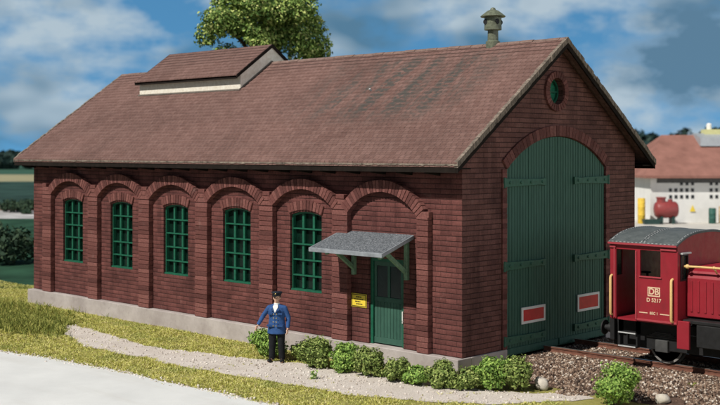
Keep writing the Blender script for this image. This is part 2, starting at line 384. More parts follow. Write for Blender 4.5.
# ------------------------------------------------------------------ ground
def ground_mat():
    m = Mat('turf_ground', .95, .1)
    c = m.ramp(m.noise(1.1, 8, .7), [(.3, (.17, .17, .05)), (.5, (.30, .28, .085)), (.72, (.42, .36, .16))])
    m.color(c); m.bump(m.noise(14, 6), .6, .05); return m.m
def sheet(name, pts, z, mat, kind='structure'):
    mb = MB(); tri = tessellate_polygon([[Vector((x, y, 0)) for x, y in pts]])
    mb.add([(x, y, z) for x, y in pts], tri)
    o = mb.build(name, mat); 
    for p in o.data.polygons:
        if p.normal.z < 0: p.flip()
    tag(o, kind=kind); return o
def wavy(pts, amp=.12, step=.25, seed=0):
    out = []
    for i in range(len(pts)):
        a, b = Vector(pts[i]), Vector(pts[(i + 1) % len(pts)]); n = max(1, int((b - a).length / step)); t = (b - a).normalized() if (b - a).length else Vector((1, 0))
        for k in range(n):
            p = a + (b - a) * k / n
            d = amp * (noise.noise(Vector((p.x * 1.1, p.y * 1.1, seed))) + .6 * noise.noise(Vector((p.x * 4, p.y * 4, seed + 3))))
            out.append((p.x - t.y * d, p.y + t.x * d))
    return out
def smooth_poly(pts, it=2):
    for _ in range(it):
        q = []
        for i in range(len(pts)):
            a, b = pts[i], pts[(i + 1) % len(pts)]
            q += [(a[0] * .75 + b[0] * .25, a[1] * .75 + b[1] * .25), (a[0] * .25 + b[0] * .75, a[1] * .25 + b[1] * .75)]
        pts = q
    return pts
def inside(poly, X, Y):
    r = np.zeros(len(X), bool); n = len(poly)
    for i in range(n):
        x1, y1 = poly[i]; x2, y2 = poly[(i + 1) % n]
        c = (y1 > Y) != (y2 > Y)
        with np.errstate(divide='ignore', invalid='ignore'): xi = (x2 - x1) * (Y - y1) / (y2 - y1 + 1e-12) + x1
        r ^= c & (X < xi)
    return r
sheet('ground', [(-1800, -1500), (1500, -1500), (1500, 1800), (-1800, 1800)], 0, ground_mat())
road_poly = wavy([(-40, -9.5), (-20, -7.3), (-14, -6.35), (-11.3, -5.75), (-9.1, -5.36), (-6.65, -5.16), (-3.57, -5.05), (-1.36, -4.95), (3, -4.9), (14, -5.6), (30, -9), (30, -15), (3, -10.8), (-20, -13.0), (-40, -16)], .10, .3, 1)
def road_mat():
    m = Mat('pale_road', .9, .15)
    c = m.ramp(m.noise(.7, 7, .6), [(.3, (.62, .63, .625)), (.7, (.735, .745, .735))])
    c = m.mix(m.ramp(m.noise(45, 4, .7), [(.35, .25), (.6, 0.0)]), c, (.45, .46, .45))
    tr = m.ramp(m.noise(.55, 5, .6, m.map((.35, 2.2, 1), (0, 0, R(-6)))), [(.50, 0.0), (.66, .35)])      # dusty wheel tracks
    c = m.mix(tr, c, (.54, .53, .50))
    m.color(c); m.bump(m.noise(70, 4), .25, .008); return m.m
sheet('bounce_cut_ground', [(-300, -15.5), (-40, -15.5), (-20, -12.6), (3, -10.4), (30, -14.5), (300, -14.5), (300, -300), (-300, -300)], .010, plain('bounce_cut_green', (.028, .045, .016), .95, .1, .3, .4))  # unseen dark ground added beyond the road to cut light bounced onto the wall
def path_mat():
    m = Mat('gravel_path', .95, .1)
    c = m.ramp(m.noise(1.2, 7, .65), [(.3, (.58, .52, .465)), (.7, (.75, .69, .635))])
    c = m.mix(m.ramp(m.noise(38, 4, .75), [(.35, .55), (.55, 0.0)]), c, (.27, .225, .19))
    m.color(c); m.bump(m.noise(45, 4, .7), .7, .02); return m.m
sheet('road', road_poly, .02, road_mat())
path_core = smooth_poly([(-14.4, -2.0), (-12.0, -2.0), (-9.6, -2.6), (-7.6, -2.35), (-5.95, -1.8), (-3.8, -1.3), (-1.5, -.95), (.5, -.8), (1.7, -.35), (2.5, .3), (3.5, .5),
                         (3.35, .0), (2.7, -.75), (1.76, -1.95), (-.37, -3.0), (-2.1, -3.25), (-3.95, -3.5), (-5.4, -3.6), (-8.1, -3.7), (-10.2, -3.85), (-12.2, -3.2), (-13.6, -2.5)], 1)
path_poly = wavy(path_core, .22, .2, 5)
sheet('path', path_poly, .012, path_mat())

# ------------------------------------------------------------------ engine shed
Lx, Wy, HP = 19.71, 7.987, .5
ZE, ZR, OX, OY = 5.173, 8.416, .326, .602
YR = Wy / 2; SL = (ZR - ZE) / (YR + OY)
shed = thing('engine_shed', (0, 0, 0), 'long dark red brick engine shed with brown tiled roof and tall green gates', 'engine shed')
def arch(cx, half, zs, rise, n=20):
    """points of a segmental arch from right spring to left spring"""
    r = (half * half + rise * rise) / (2 * rise); cz = zs + rise - r; a = math.asin(min(1, half / r))
    if rise > half: a = math.pi - a
    return [(cx + r * math.sin(t), cz + r * math.cos(t)) for t in [a - 2 * a * k / n for k in range(n + 1)]]
def roof_z(y): return ZR - SL * abs(y - YR)
WT = .3
bays = [-5.43 - 2.92 * k for k in range(5)]
WIN_H, WZ0, WZ1 = .625, 1.62, 3.70
win_out = []
for c in bays:
    win_out.append([(c - WIN_H, WZ0), (c + WIN_H, WZ0)] + arch(c, WIN_H, WZ1, .10, 8))
DX0, DX1, DZ1 = -3.06, -1.87, 2.72
mb = MB()
outline = [(-Lx, HP), (DX0, HP), (DX0, DZ1), (DX1, DZ1), (DX1, HP), (0, HP), (0, roof_z(0) - .16), (-Lx, roof_z(0) - .16)]
mb.plate([outline] + win_out, 0, WT, lambda u, v, t: (u, t, v))
mb.build('wall', BRICK_L, shed)
gy = [(HP, 0)]
GC, GH, GS, GRISE, GB = 4.05, 2.30, 5.0, .84, .28
def gable_out(gate):
    o = [(0.0015, HP)]
    if gate: o += [(GC - GH, HP)] + list(reversed(arch(GC, GH, GS, GRISE, 24))) + [(GC + GH, HP)]
    return o + [(Wy, HP), (Wy, roof_z(Wy) - .16), (YR, ZR - .16), (0.0015, roof_z(0) - .16)]
RWY, RWZ, RWR = 3.93, 7.03, .36
circle = lambda cy, cz, r, n=28: [(cy + r * math.cos(2 * math.pi * k / n), cz + r * math.sin(2 * math.pi * k / n)) for k in range(n)]
mb = MB(); mb.plate([gable_out(True), circle(RWY, RWZ, RWR)], .002, -WT, lambda u, v, t: (t, u, v)); mb.build('gable_wall', BRICK_G, shed)
mb = MB(); mb.plate([gable_out(False)], -Lx, -Lx + WT, lambda u, v, t: (t, u, v)); mb.build('gable_wall', BRICK_G, shed)
mb = MB(); mb.plate([[(-Lx + WT, HP), (-WT, HP), (-WT, roof_z(Wy) - .16), (-Lx + WT, roof_z(Wy) - .16)]], Wy - WT, Wy, lambda u, v, t: (u, t, v)); mb.build('wall', BRICK_L, shed)
# plinth, with a gap under the gate
mb = MB(); P = .05
mb.box(-Lx - P, P, -P - .17, WT, -.3, HP - .003)
mb.box(-Lx - P, -Lx + WT, WT, Wy + P, -.3, HP - .003); mb.box(-Lx + WT, P, Wy - WT, Wy + P, -.3, HP - .003)
mb.box(-WT, P, WT, GC - GH, -.3, HP - .003); mb.box(-WT, P, GC + GH, Wy - WT, -.3, HP - .003)
mb.build('plinth', PLINTH, shed, bevel=.012)
mb = MB(); mb.box(-Lx + WT, -WT, WT, Wy - WT, .02, .06); mb.build('inner_floor', TIMBER, shed)
# buttress pilasters and the arches between them, laid brick by brick
PD = .17
def rib_block(mb, pts, d0, d1):
    mb.plate([pts], d0, d1, lambda u, v, t: (u, -t, v))
SPR, PW = 3.92, .56
pil = [(b + 1.46 - PW / 2 - .005, b + 1.46 + PW / 2 + .005) for b in reversed(bays)]
pil = [(bays[-1] - 1.46 - PW / 2, bays[-1] - 1.46 + PW / 2)] + pil
pil.append((-1.30, -.93))
for i, (x0, x1) in enumerate(pil):
    mb = MB(); z = HP; top = SPR if i < len(pil) - 1 else 3.84
    while z < top - .02:
        h = min(.136, top - z); j = lambda: random.uniform(-.007, .007)
        mb.box(x0 + j(), x1 + j(), -PD + j() * .8, -.001, z + .008, z + h - .008); z += h
    mb.box(x0 + .015, x1 - .015, -PD + .018, .001, HP, top - .01)
    if i < len(pil) - 1:
        xc = (x0 + x1) / 2; hw = (x1 - x0) / 2
        for k in range(3):
            zz0 = top + .006 + k * .136; w = hw * (1.0, .80, .52)[k]
            if i == 0: mb.box(x0, xc + w - .10 * k, -PD + .012, -.001, zz0, zz0 + .122)
            else: mb.box(xc - w, xc + w, -PD + .012, -.001, zz0, zz0 + .122)
    else: mb.box(x0 - .02, x1 + .02, -PD + .012, -.001, top - .015, top + .13)
    mb.build('pilaster', BLOCK, shed, bevel=.008)
def brick_arch(cx, half, zs, rise, th, n, d, parent, name='brick_arch', fan=0):
    mb = MB(); r = (half * half + rise * rise) / (2 * rise); cz = zs + rise - r; a = math.asin(min(1, half / r))
    for k in range(n):
        t0, t1 = -a + 2 * a * k / n, -a + 2 * a * (k + 1) / n; g = .010 / r; q = random.uniform(-.006, .006)
        tm = (t0 + t1) / 2
        P2 = lambda t, rr: (cx + rr * math.sin(t), cz + rr * math.cos(t))
        mb.plate([[P2(t0 + g, r), P2(t1 - g, r), P2(t1 - g, r + th + q), P2(tm, r + th + q), P2(t0 + g, r + th + q)]], .001, d + q, lambda u, v, t: (u, -t, v))
    inner = [(cx + (r + .012) * math.sin(t), cz + (r + .012) * math.cos(t)) for t in [-a + 2 * a * k / 30 for k in range(31)]]
    outer = [(cx + (r + th - .02) * math.sin(t), cz + (r + th - .02) * math.cos(t)) for t in [a - 2 * a * k / 30 for k in range(31)]]
    mb.plate([inner + outer], .0, d - .015, lambda u, v, t: (u, -t, v))
    return mb.build(name, BLOCK, parent, bevel=.006)
for b in bays: brick_arch(b, 1.46 - PW / 2 + .02, SPR, .50, .28, 25, PD, shed)
brick_arch((pil[-2][1] + pil[-1][0]) / 2, (pil[-1][0] - pil[-2][1]) / 2, 3.84, .58, .30, 27, PD + .004, shed)
# flat band of brickwork above the arches, under the eaves
# windows
def make_window(c):
    mb = MB(); y0, y1 = .10, .17
    x0, x1 = c - WIN_H + .002, c + WIN_H - .002
    head = arch(c, WIN_H - .002, WZ1, .097, 10)
    ins = [(c - WIN_H + .04, WZ0 + .05), (c + WIN_H - .04, WZ0 + .05)] + arch(c, WIN_H - .04, WZ1 - .04, .09, 10)
    mb.plate([[(x0, WZ0 + .002), (x1, WZ0 + .002)] + head, ins], .08, .18, lambda u, v, t: (u, t, v))
    for k in (1, 2):
        x = x0 + (x1 - x0) * k / 3; mb.box(x - .04, x + .04, .105, .178, WZ0 + .07, WZ1 + .02)
    for k in range(1, 5):
        z = WZ0 + (WZ1 + .05 - WZ0) * k / 5; mb.box(c - WIN_H + .06, c + WIN_H - .06, .065, .168, z - .017, z + .017)
    mb.box(x0 + .02, x1 - .02, .02, .079, WZ0 + .004, WZ0 + .05)
    w = mb.build('window', FRAMEGREEN, shed, bevel=.006)
    pb = MB(); pb.box(x0 + .03, x1 - .03, .185, .195, WZ0 + .03, WZ1 + .09); pb.build('pane', PANE, w)
    # a shade inside the glass: folded-back green shutters
    brick_arch(c, WIN_H + .02, WZ1 + .035, .12, .25, 11, .045, w, 'lintel')
    return w
for b in bays: make_window(b)
# front gate
gl = lambda u, v, t: (t, u, v)
def gate_top(y):
    half = GH - .012; rise = GRISE - .012; r = (half * half + rise * rise) / (2 * rise); cz = GS + rise - r
    return cz + math.sqrt(max(0, r * r - (y - GC) ** 2))
for side in (0, 1):
    y0, y1 = (GC - GH + .012, GC - .012) if side == 0 else (GC + .012, GC + GH - .012)
    mb = MB(); n = 19; w = (y1 - y0) / n
    for k in range(n):
        a, b = y0 + k * w, y0 + (k + 1) * w; g = .009; q = random.uniform(0, .008)
        mb.plate([[(a + g, .3), (b - g, .3), (b - g, gate_top(b - g)), (a + g, gate_top(a + g))]], -.06, -.012 + q, gl)
    N = 14; yy = [y0 + (y1 - y0) * k / N for k in range(N + 1)]
    mb.plate([[(y0, .31), (y1, .31)] + [(y, gate_top(y) - .005) for y in reversed(yy)]], -.09, -.03, gl)
    leaf = mb.build('gate_leaf', GATEGREEN, shed)
    for z in (4.66, 2.57, .70):
        sb = MB(); a, b = (GC - GH - .12, GC - .62) if side == 0 else (GC + .72, GC + GH + .12)
        e0, e1 = (a, b) if side == 0 else (b, a)
        sb.plate([[(e0, z - .11), (e0 + (e1 - e0) * .85, z - .075), (e1, z - .10), (e1, z + .10), (e0 + (e1 - e0) * .85, z + .075), (e0, z + .11)]], .004, .06, gl)
        for f in (.12, .38, .62, .9): sb.lathe((.06, e0 + (e1 - e0) * f, z), [(.04, -.002), (.04, .016), (.02, .028)], 8, 'x')
        sb.lathe((.05, e0, z), [(.05, 0), (.05, 0)], 8, 'z') if False else None
        sb.tube([(.045, e0, z - .13), (.045, e0, z + .13)], .045, 8)
        sb.build('strap_hinge', STRAPGREEN, leaf, bevel=.006)
    # bottom rail of the leaf
    rb = MB(); rb.box(-.01, .03, y0 + .02, y1 - .02, .33, .50); rb.build('bottom_rail', GATEGREEN, leaf, bevel=.008)
# brick surround of the gate and round window
mb = MB(); half, rise = GH + .01, GRISE + .01; r = (half * half + rise * rise) / (2 * rise); cz = GS + rise - r; a = math.asin(half / r)
n = 34
for k in range(n):
    t0, t1 = -a + 2 * a * k / n, -a + 2 * a * (k + 1) / n; g = .008 / r; q = random.uniform(-.005, .005)
    P2 = lambda t, rr: (GC + rr * math.sin(t), cz + rr * math.cos(t))
    mb.plate([[P2(t0 + g, r), P2(t1 - g, r), P2(t1 - g, r + GB), P2(t0 + g, r + GB)]], .001, .055 + q, gl)
mb.plate([[P2(t, r + .01) for t in [-a + 2 * a * k / 40 for k in range(41)]] + [P2(t, r + GB - .012) for t in [a - 2 * a * k / 40 for k in range(41)]]], .001, .045, gl)
for s in (-1, 1):
    e0 = GC + s * (GH + .01); e1 = GC + s * (GH + .20); z = HP
    while z < GS - .01:
        h = min(.126, GS - z); q = random.uniform(-.005, .005)
        mb.box(.001, .05 + q, min(e0, e1), max(e0, e1), z + .007, z + h - .007); z += h
    mb.box(.001, .04, min(e0, e1) + .01, max(e0, e1) - .01, HP, GS)
mb.build('gate_surround', BLOCK, shed, bevel=.006)
rw = MB(); n = 26
for k in range(n):
    t0, t1 = 2 * math.pi * (k + .08) / n, 2 * math.pi * (k + .92) / n
    q = lambda t, rr: (RWY + rr * math.cos(t), RWZ + rr * math.sin(t))
    rw.plate([[q(t0, RWR - .01), q(t1, RWR - .01), q(t1, RWR + .17), q(t0, RWR + .17)]], .004, .075, gl)
rw.plate([circle(RWY, RWZ, RWR + .16), circle(RWY, RWZ, RWR)], .003, .062, gl)
rwo = rw.build('round_window', BLOCK, shed, bevel=.005)
fr = MB(); fr.plate([circle(RWY, RWZ, RWR - .004), circle(RWY, RWZ, RWR - .06)], -.2, -.14, gl)
fr.bar((-.17, RWY, RWZ - RWR + .04), (-.17, RWY, RWZ + RWR - .04), .045); fr.bar((-.175, RWY - RWR + .04, RWZ), (-.175, RWY + RWR - .04, RWZ), .045)
fr.build('frame', FRAMEGREEN, rwo)
fr = MB(); fr.plate([circle(RWY, RWZ, RWR - .03)], -.215, -.205, gl)
fr.build('pane', glass_mat('round_pane', (.03, .22, .13), .2), rwo)
# side door
mb = MB()
mb.plate([[(DX0 + .002, HP), (DX0 + .002, DZ1 - .002), (DX1 - .002, DZ1 - .002), (DX1 - .002, HP), (DX1 - .09, HP), (DX1 - .09, DZ1 - .09), (DX0 + .09, DZ1 - .09), (DX0 + .09, HP)]], .06, .2, lambda u, v, t: (u, t, v))
door = mb.build('side_door', FRAMEGREEN, shed, bevel=.006)
mb = MB(); x = DX0 + .10; n = 9; w = (DX1 - DX0 - .2) / n
for k in range(n): mb.box(x + k * w + .005, x + (k + 1) * w - .005, .105, .15, HP + .18, 1.60)
mb.box(DX0 + .1, DX1 - .1, .12, .16, HP + .03, 1.62)
mb.box(DX0 + .1, DX1 - .1, .095, .15, HP + .03, HP + .18); mb.box(DX0 + .1, DX1 - .1, .095, .15, 1.60, 1.72)
for xx in (DX0 + .1, -2.50, DX1 - .18): mb.box(xx, xx + .08, .098, .148, 1.72, 2.52)
mb.box(DX0 + .1, DX1 - .1, .097, .149, 2.52, DZ1 - .092)
lf = mb.build('door_leaf', GATEGREEN, door, bevel=.005)
mb = MB(); mb.box(DX0 + .11, DX1 - .11, .12, .13, 1.71, 2.53); mb.build('pane', glass_mat('door_pane', (.01, .03, .03), .2), door)
mb = MB(); mb.box(DX1 - .085, DX1 - .055, .03, .06, 1.12, 1.42); mb.tube([(DX1 - .07, .06, 1.17), (DX1 - .07, .03, 1.17)], .02); mb.build('handle', WHITE, door, bevel=.006)
# roof: rows of tiles as overlapping courses
def course_slope(mb, x0, x1, yr, zr, y_eave, sgn, th=.10, rows=None, seed=0):
    run = abs(yr - y_eave); n = rows or int(run * 1.2241 / .19 + .5); nx = max(6, int((x1 - x0) / .35)); up = Vector((0, sgn * SL, 1)).normalized()
    for i in range(n):
        ya, yb = yr + sgn * run * i / n, yr + sgn * run * (i + 1) / n
        ya2 = yr + sgn * max(0, run * i / n - .03)
        z = lambda y: zr - SL * abs(y - yr)
        vs = []; 
        for k in range(nx + 1):
            x = x0 + (x1 - x0) * k / nx
            w = .006 * noise.noise(Vector((x * 1.7, i * 3.1, seed))) + .010 * noise.noise(Vector((x * .35, i * .13, seed + 9)))
            vs += [(x, ya2, z(ya2) + .004 + w), (x, yb, z(yb) + .026 + w), (x, yb + sgn * .002, z(yb) - .012)]
        fs = []
        for k in range(nx):
            a = k * 3; fs += [(a, a + 1, a + 4, a + 3), (a + 1, a + 2, a + 5, a + 4)]
        mb.add(vs, fs)
    # the deck under the tiles, closing the ends and the underside
    y1 = yr + sgn * run; zz = lambda y: zr - SL * abs(y - yr)
    mb.add([(x, y, zz(y) - d) for x in (x0, x1) for y in (yr, y1) for d in (.002, th)],
           [(0, 1, 3, 2), (4, 5, 7, 6), (2, 3, 7, 6), (0, 2, 6, 4), (1, 3, 7, 5)])
mb = MB(); course_slope(mb, -Lx - OX, OX, YR, ZR, -OY, -1, .10); course_slope(mb, -Lx - OX, OX, YR, ZR, Wy + OY, 1, .10, seed=4)
roof = mb.build('roof', ROOF, shed, recalc=False)
mb = MB(); x = -Lx - OX
while x < OX - .05:
    l = min(.42, OX - x); q = random.uniform(-.008, .008)
    mb.add([(xx, YR + yy, ZR + zz + q) for xx in (x + .006, x + l - .006) for yy, zz in ((-.10, -.045), (-.06, .008), (0, .03), (.06, .008), (.10, -.045))],
           [(0, 1, 6, 5), (1, 2, 7, 6), (2, 3, 8, 7), (3, 4, 9, 8), (0, 1, 2, 3, 4), (5, 6, 7, 8, 9)]); x += l
mb.build('ridge_tiles', plain('ridge_tile', (.20, .135, .115), .85, .2, .25, 5, .3), roof)
# bargeboards along the gable verges, gutter board under the eaves
for xb in (OX, -Lx - OX):
    for sgn in (-1, 1):
        mb = MB(); s = 1 if xb > 0 else -1
        n = 30
        for k in range(n):
            ya, yb = YR + sgn * (YR + OY) * k / n, YR + sgn * (YR + OY) * (k + 1) / n; q = random.uniform(-.012, .012)
            za, zb = ZR - SL * abs(ya - YR), ZR - SL * abs(yb - YR)
            mb.add([(x, y, z + d) for x in (xb - s * .07, xb + s * (.035 + q)) for y, z in ((ya, za), (yb, zb)) for d in (.035 + q, -.115)],
                   [(0, 1, 3, 2), (4, 6, 7, 5), (0, 2, 6, 4), (1, 5, 7, 3), (0, 4, 5, 1), (2, 3, 7, 6)])
        mb.build('bargeboard', BARGE, shed)
        mb = MB(); e = YR + sgn * (YR + OY - .02)
        za, zb = ZR - .117, ZR - SL * (YR + OY - .02) - .117
        x0, x1 = sorted((xb - s * .03, xb + s * .012))
        mb.add([(x, y, z - d) for x in (x0, x1) for y, z in ((YR, za), (e, zb)) for d in (0, .13)],
               [(0, 1, 3, 2), (4, 6, 7, 5), (0, 2, 6, 4), (1, 5, 7, 3), (0, 4, 5, 1), (2, 3, 7, 6)])
        mb.build('verge_board', TIMBER, shed)
for sgn, ye in ((-1, -OY), (1, Wy + OY)):
    mb = MB(); z0 = ZE - .10
    a, b = sorted((ye - sgn * .02, ye - sgn * .07)); mb.box(-Lx - OX + .03, OX - .04, a, b, z0 - .13, z0 + .02)
    mb.build('fascia', TIMBER, shed)
    mb = MB(); w0 = 0 if sgn < 0 else Wy
    a, b = sorted((ye - sgn * .072, w0 + sgn * .002)); mb.box(-Lx - OX + .05, OX - .06, a, b, z0 - .05, z0 - .02)
    mb.build('soffit', TIMBER, shed)
    for x in np.arange(-Lx + .1, .1, .9) if sgn < 0 else []:
        mb = MB(); mb.bar((x, w0 + sgn * .003, z0 - .16), (x, ye - sgn * .10, z0 - .10), .09, .12); mb.build('rafter_end', TIMBER, shed)
# pale rough edge of the lowest tile course
mb = MB(); xs = np.arange(-Lx - OX - .03, OX + .04, .09); vs = []
for x in xs:
    q = random.uniform(-.012, .012); vs += [(x, -OY - .014 + q * .4, ZE - .02), (x, -OY - .014 + q * .4, ZE - .062 + q), (x, -OY + .03, ZE - .062 + q), (x, -OY + .03, ZE - .02)]
m_ = len(xs); mb.add(vs, [(i * 4 + k, i * 4 + (k + 1) % 4, i * 4 + 4 + (k + 1) % 4, i * 4 + 4 + k) for i in range(m_ - 1) for k in range(4)] + [(0, 1, 2, 3), tuple(range(m_ * 4 - 4, m_ * 4))])
mb.build('eave_edge', BARGE, roof)
# raised smoke vent astride the ridge
mon = MB(); X0, X1, MZ = -17.1, -11.30, 9.02; MY = 1.54
zf = lambda y: MZ - SL * abs(y - YR)
course_slope(mon, X0 + .15, X1 + .0, YR, MZ, YR - MY, -1, .07, 10, 21); course_slope(mon, X0 + .15, X1, YR, MZ, YR + MY, 1, .07, 10, 22)
monitor = mon.build('roof_monitor', ROOF, shed, recalc=False)
mb = MB(); WY = 1.34; yw0, yw1 = YR - WY, YR + WY
zb = roof_z(yw0) - .05; zt = zf(yw0) - .075
for xa, xc in ((X1 - .09, X1 - .02), (X0 + .20, X0 + .27)):
    mb.plate([[(yw0, zb), (yw0, zt), (YR, MZ - .08), (yw1, zt), (yw1, zb), (YR, ZR - .05)]], xa, xc, gl)
for ya, yb in ((yw0 - .03, yw0 + .04), (yw1 - .04, yw1 + .03)): mb.box(X0 + .18, X1 - .0, ya, yb, zb, zt + .01)
mb.build('boarding', CREAM, monitor)
mb = MB()
for s in (-1, 1):
    e = YR + s * MY
    for xx in (X1 + .004, X0 + .112):
        mb.add([(x, y, z - d) for x in (xx, xx + .035) for y, z in ((YR, MZ), (e, zf(e))) for d in (-.01, .10)], [(0, 1, 3, 2), (4, 6, 7, 5), (0, 2, 6, 4), (1, 5, 7, 3), (0, 4, 5, 1), (2, 3, 7, 6)])
    a, b = sorted((e, e - s * .04)); mb.box(X0 + .15, X1, a, b, zf(e) - .12, zf(e) - .022)
mb.build('verge_board', TIMBER, monitor)
mb = MB()   # lead flashing where the boarding meets the tiles
mb.bar((X0 + .15, yw0 - .06, roof_z(yw0 - .06) + .03), (X1 + .02, yw0 - .06, roof_z(yw0 - .06) + .03), .07, .05)
for s in (-1, 1): mb.bar((X1 - .01, YR, ZR + .045), (X1 - .01, YR + s * (WY + .05), roof_z(YR + s * (WY + .05)) + .04), .035, .04)
mb.build('flashing', plain('dull_flashing', (.16, .14, .12), .7, .3), monitor)
# metal ventilator near the gable
vx = -2.1; mb = MB()
mb.lathe((vx, YR, 0), [(.20, ZR - .12), (.20, ZR + .07), (.15, ZR + .10), (.145, 8.80), (.24, 8.81), (.235, 9.19), (.17, 9.20)], 20)
vent = mb.build('ventilator', VENT, shed, smooth=True)
mb = MB(); mb.lathe((vx, YR, 0), [(.34, 9.17), (.35, 9.19), (.33, 9.21), (.16, 9.34), (.08, 9.37), (.06, 9.42), (.01, 9.44)], 20); mb.build('cap', VENT, vent, smooth=True)
for k in range(4):
    mb = MB(); t = math.pi * (k * .5 - .12); c, s = math.cos(t), math.sin(t)
    mb.lathe((vx + .238 * c, YR + .238 * s, 9.03), [(.075, -.012), (.075, .012)], 12, 'x' if abs(c) > .7 else 'y')
    mb.build('louvre_hole', BLACK, vent)
mb = MB(); mb.tube([(-5.05, 2.2, roof_z(2.2)), (-5.05, 2.13, roof_z(2.2) + .07)], .032, 8); mb.build('roof_spike', LIGHTGREY, roof)
# awning over the side door
AX0, AX1, AP = -4.02, -1.53, 1.17
ZA, ZB = 3.37, 2.985
mb = MB()
def slab(x0, x1, ya, yb, top, th): 
    zz = lambda y: ZA + (ZB - ZA) * (-y / AP) + top
    mb.add([(x, y, zz(y) - d) for x in (x0, x1) for y in (ya, yb) for d in (0, th)], [(0, 1, 3, 2), (4, 6, 7, 5), (0, 2, 6, 4), (1, 5, 7, 3), (0, 4, 5, 1), (2, 3, 7, 6)])
slab(AX0, AX1, -.004, -AP, 0, .06)
awn = mb.build('awning', FELT, shed)
mb = MB(); slab(AX0 - .03, AX1 + .03, -AP - .002, -AP - .035, .008, .10); slab(AX0 - .03, AX0 - .002, -.02 - PD, -AP - .001, .006, .10); slab(AX1 + .002, AX1 + .03, -.02, -AP - .001, .006, .10)
mb.build('edge_board', FELTEDGE, awn, bevel=.006)
mb = MB(); slab(AX0 + .02, AX1 - .02, -.03 - PD, -AP + .02, -.064, .02); mb.build('boarding', TIMBER, awn)
for bx in (-3.55, -1.72):
    b = MB(); zz = lambda y: ZA + (ZB - ZA) * (-y / AP) - .09
    b.box(bx - .055, bx + .055, -.10, -.001, 2.24, zz(0) - .005)
    b.bar((bx, -.06, zz(.06) - .06), (bx, -AP + .1, zz(-AP + .1) - .055), .10, .11)
    b.bar((bx, -.07, 2.42), (bx, -.80, zz(-.80) - .07), .09, .10)
    b.build('bracket', BRACKET, awn, bevel=.008)

# notice by the door and the marker boards on the gate
nt = thing('notice', (-3.40, -.005, 1.40), 'small yellow notice board with dark lines of print beside the side door', 'notice')
mb = MB(); mb.box(-3.67, -3.13, -.022, -.004, 1.40, 1.75); mb.build('plate', YELLOW, nt, bevel=.004)
mb = MB()
mb.plate([[(-3.655, 1.415), (-3.145, 1.415), (-3.145, 1.735), (-3.655, 1.735)], [(-3.635, 1.435), (-3.165, 1.435), (-3.165, 1.715), (-3.635, 1.715)]], .0225, .025, lambda u, v, t: (u, -t, v))
for k, (a, b) in enumerate([(.28, .72), (.16, .84), (.22, .62), (.30, .78)]):
    z = 1.665 - k * .06; x0, x1 = -3.63 + .46 * a, -3.63 + .46 * b; x = x0
    while x < x1:
        l = random.uniform(.03, .08); mb.box(x, min(x + l, x1), -.0255, -.0225, z - .014, z + .014); x += l + .012
mb.build('print', INK, nt)
for (a, b, z0, z1, lab) in [(2.39, 3.41, 1.06, 1.46, 'red board with white border on the left gate leaf, bright and whole'),
                            (4.96, 6.02, 1.11, 1.55, 'red board with white border on the right gate leaf, nearer the locomotive')]:
    t = thing('marker_board', (0, (a + b) / 2, z0), lab, 'sign', 'red and white boards on the gate')
    mb = MB(); mb.box(.0, .028, a, b, z0, z1); mb.build('plate', SIGNRED, t)
    mb = MB(); e = .055; mb.plate([[(a - .01, z0 - .01), (b + .01, z0 - .01), (b + .01, z1 + .01), (a - .01, z1 + .01)], [(a + e, z0 + e), (b - e, z0 + e), (b - e, z1 - e), (a + e, z1 - e)]], .004, .036, gl)
    mb.build('border', WHITE, t)

# ------------------------------------------------------------------ railway track
TY, TZ = 4.0, .42
def bed_z(x, y):
    d = abs(y - TY); s = max(0, min(1, (3.45 - d) / 1.6)); s = s * s * (3 - 2 * s)
    return .26 * s * max(0, min(1, (x + .2) / .35)) - .01
nx, ny = 70, 40
X = np.linspace(.06, 26, nx); Y = np.linspace(TY - 3.9, TY + 3.9, ny)
V = [(x, y, bed_z(x, y) + .02 * noise.noise(Vector((x * 2, y * 2, 0)))) for x in X for y in Y]
F = [(i * ny + j, (i + 1) * ny + j, (i + 1) * ny + j + 1, i * ny + j + 1) for i in range(nx - 1) for j in range(ny - 1)]
tag(fast_obj('trackbed', V, F, plain('ballast_dirt', (.10, .065, .05), .95, .1, .4, 12, .6)), kind='structure')
trk = thing('railway_track', (0, TY, .2), 'rusty standard railway track on brown ballast leading out of the green gates', 'railway track')
for y in (TY - .72, TY + .72):
    mb = MB(); prof = [(-.075, .28), (.075, .28), (.075, .295), (.018, .32), (.018, TZ - .05), (.036, TZ - .04), (.036, TZ - .004), (-.036, TZ - .004), (-.036, TZ - .04), (-.018, TZ - .05), (-.018, .32), (-.075, .295)]
    mb.plate([prof], .1, 26, lambda u, v, t: (t, y + u, v)); rail = mb.build('rail', RUST, trk)
    mb = MB(); mb.box(.1, 26, y - .034, y + .034, TZ - .003, TZ); mb.build('running_surface', STEEL, rail)
x = .45
while x < 24:
    mb = MB(); q = random.uniform(-.04, .04); mb.box(x - .12, x + .12, TY - 1.22 + q, TY + 1.22 + q, .12, .279 + random.uniform(-.008, 0)); s = mb.build('sleeper', SLEEPER, trk, bevel=.012)
    x += .62
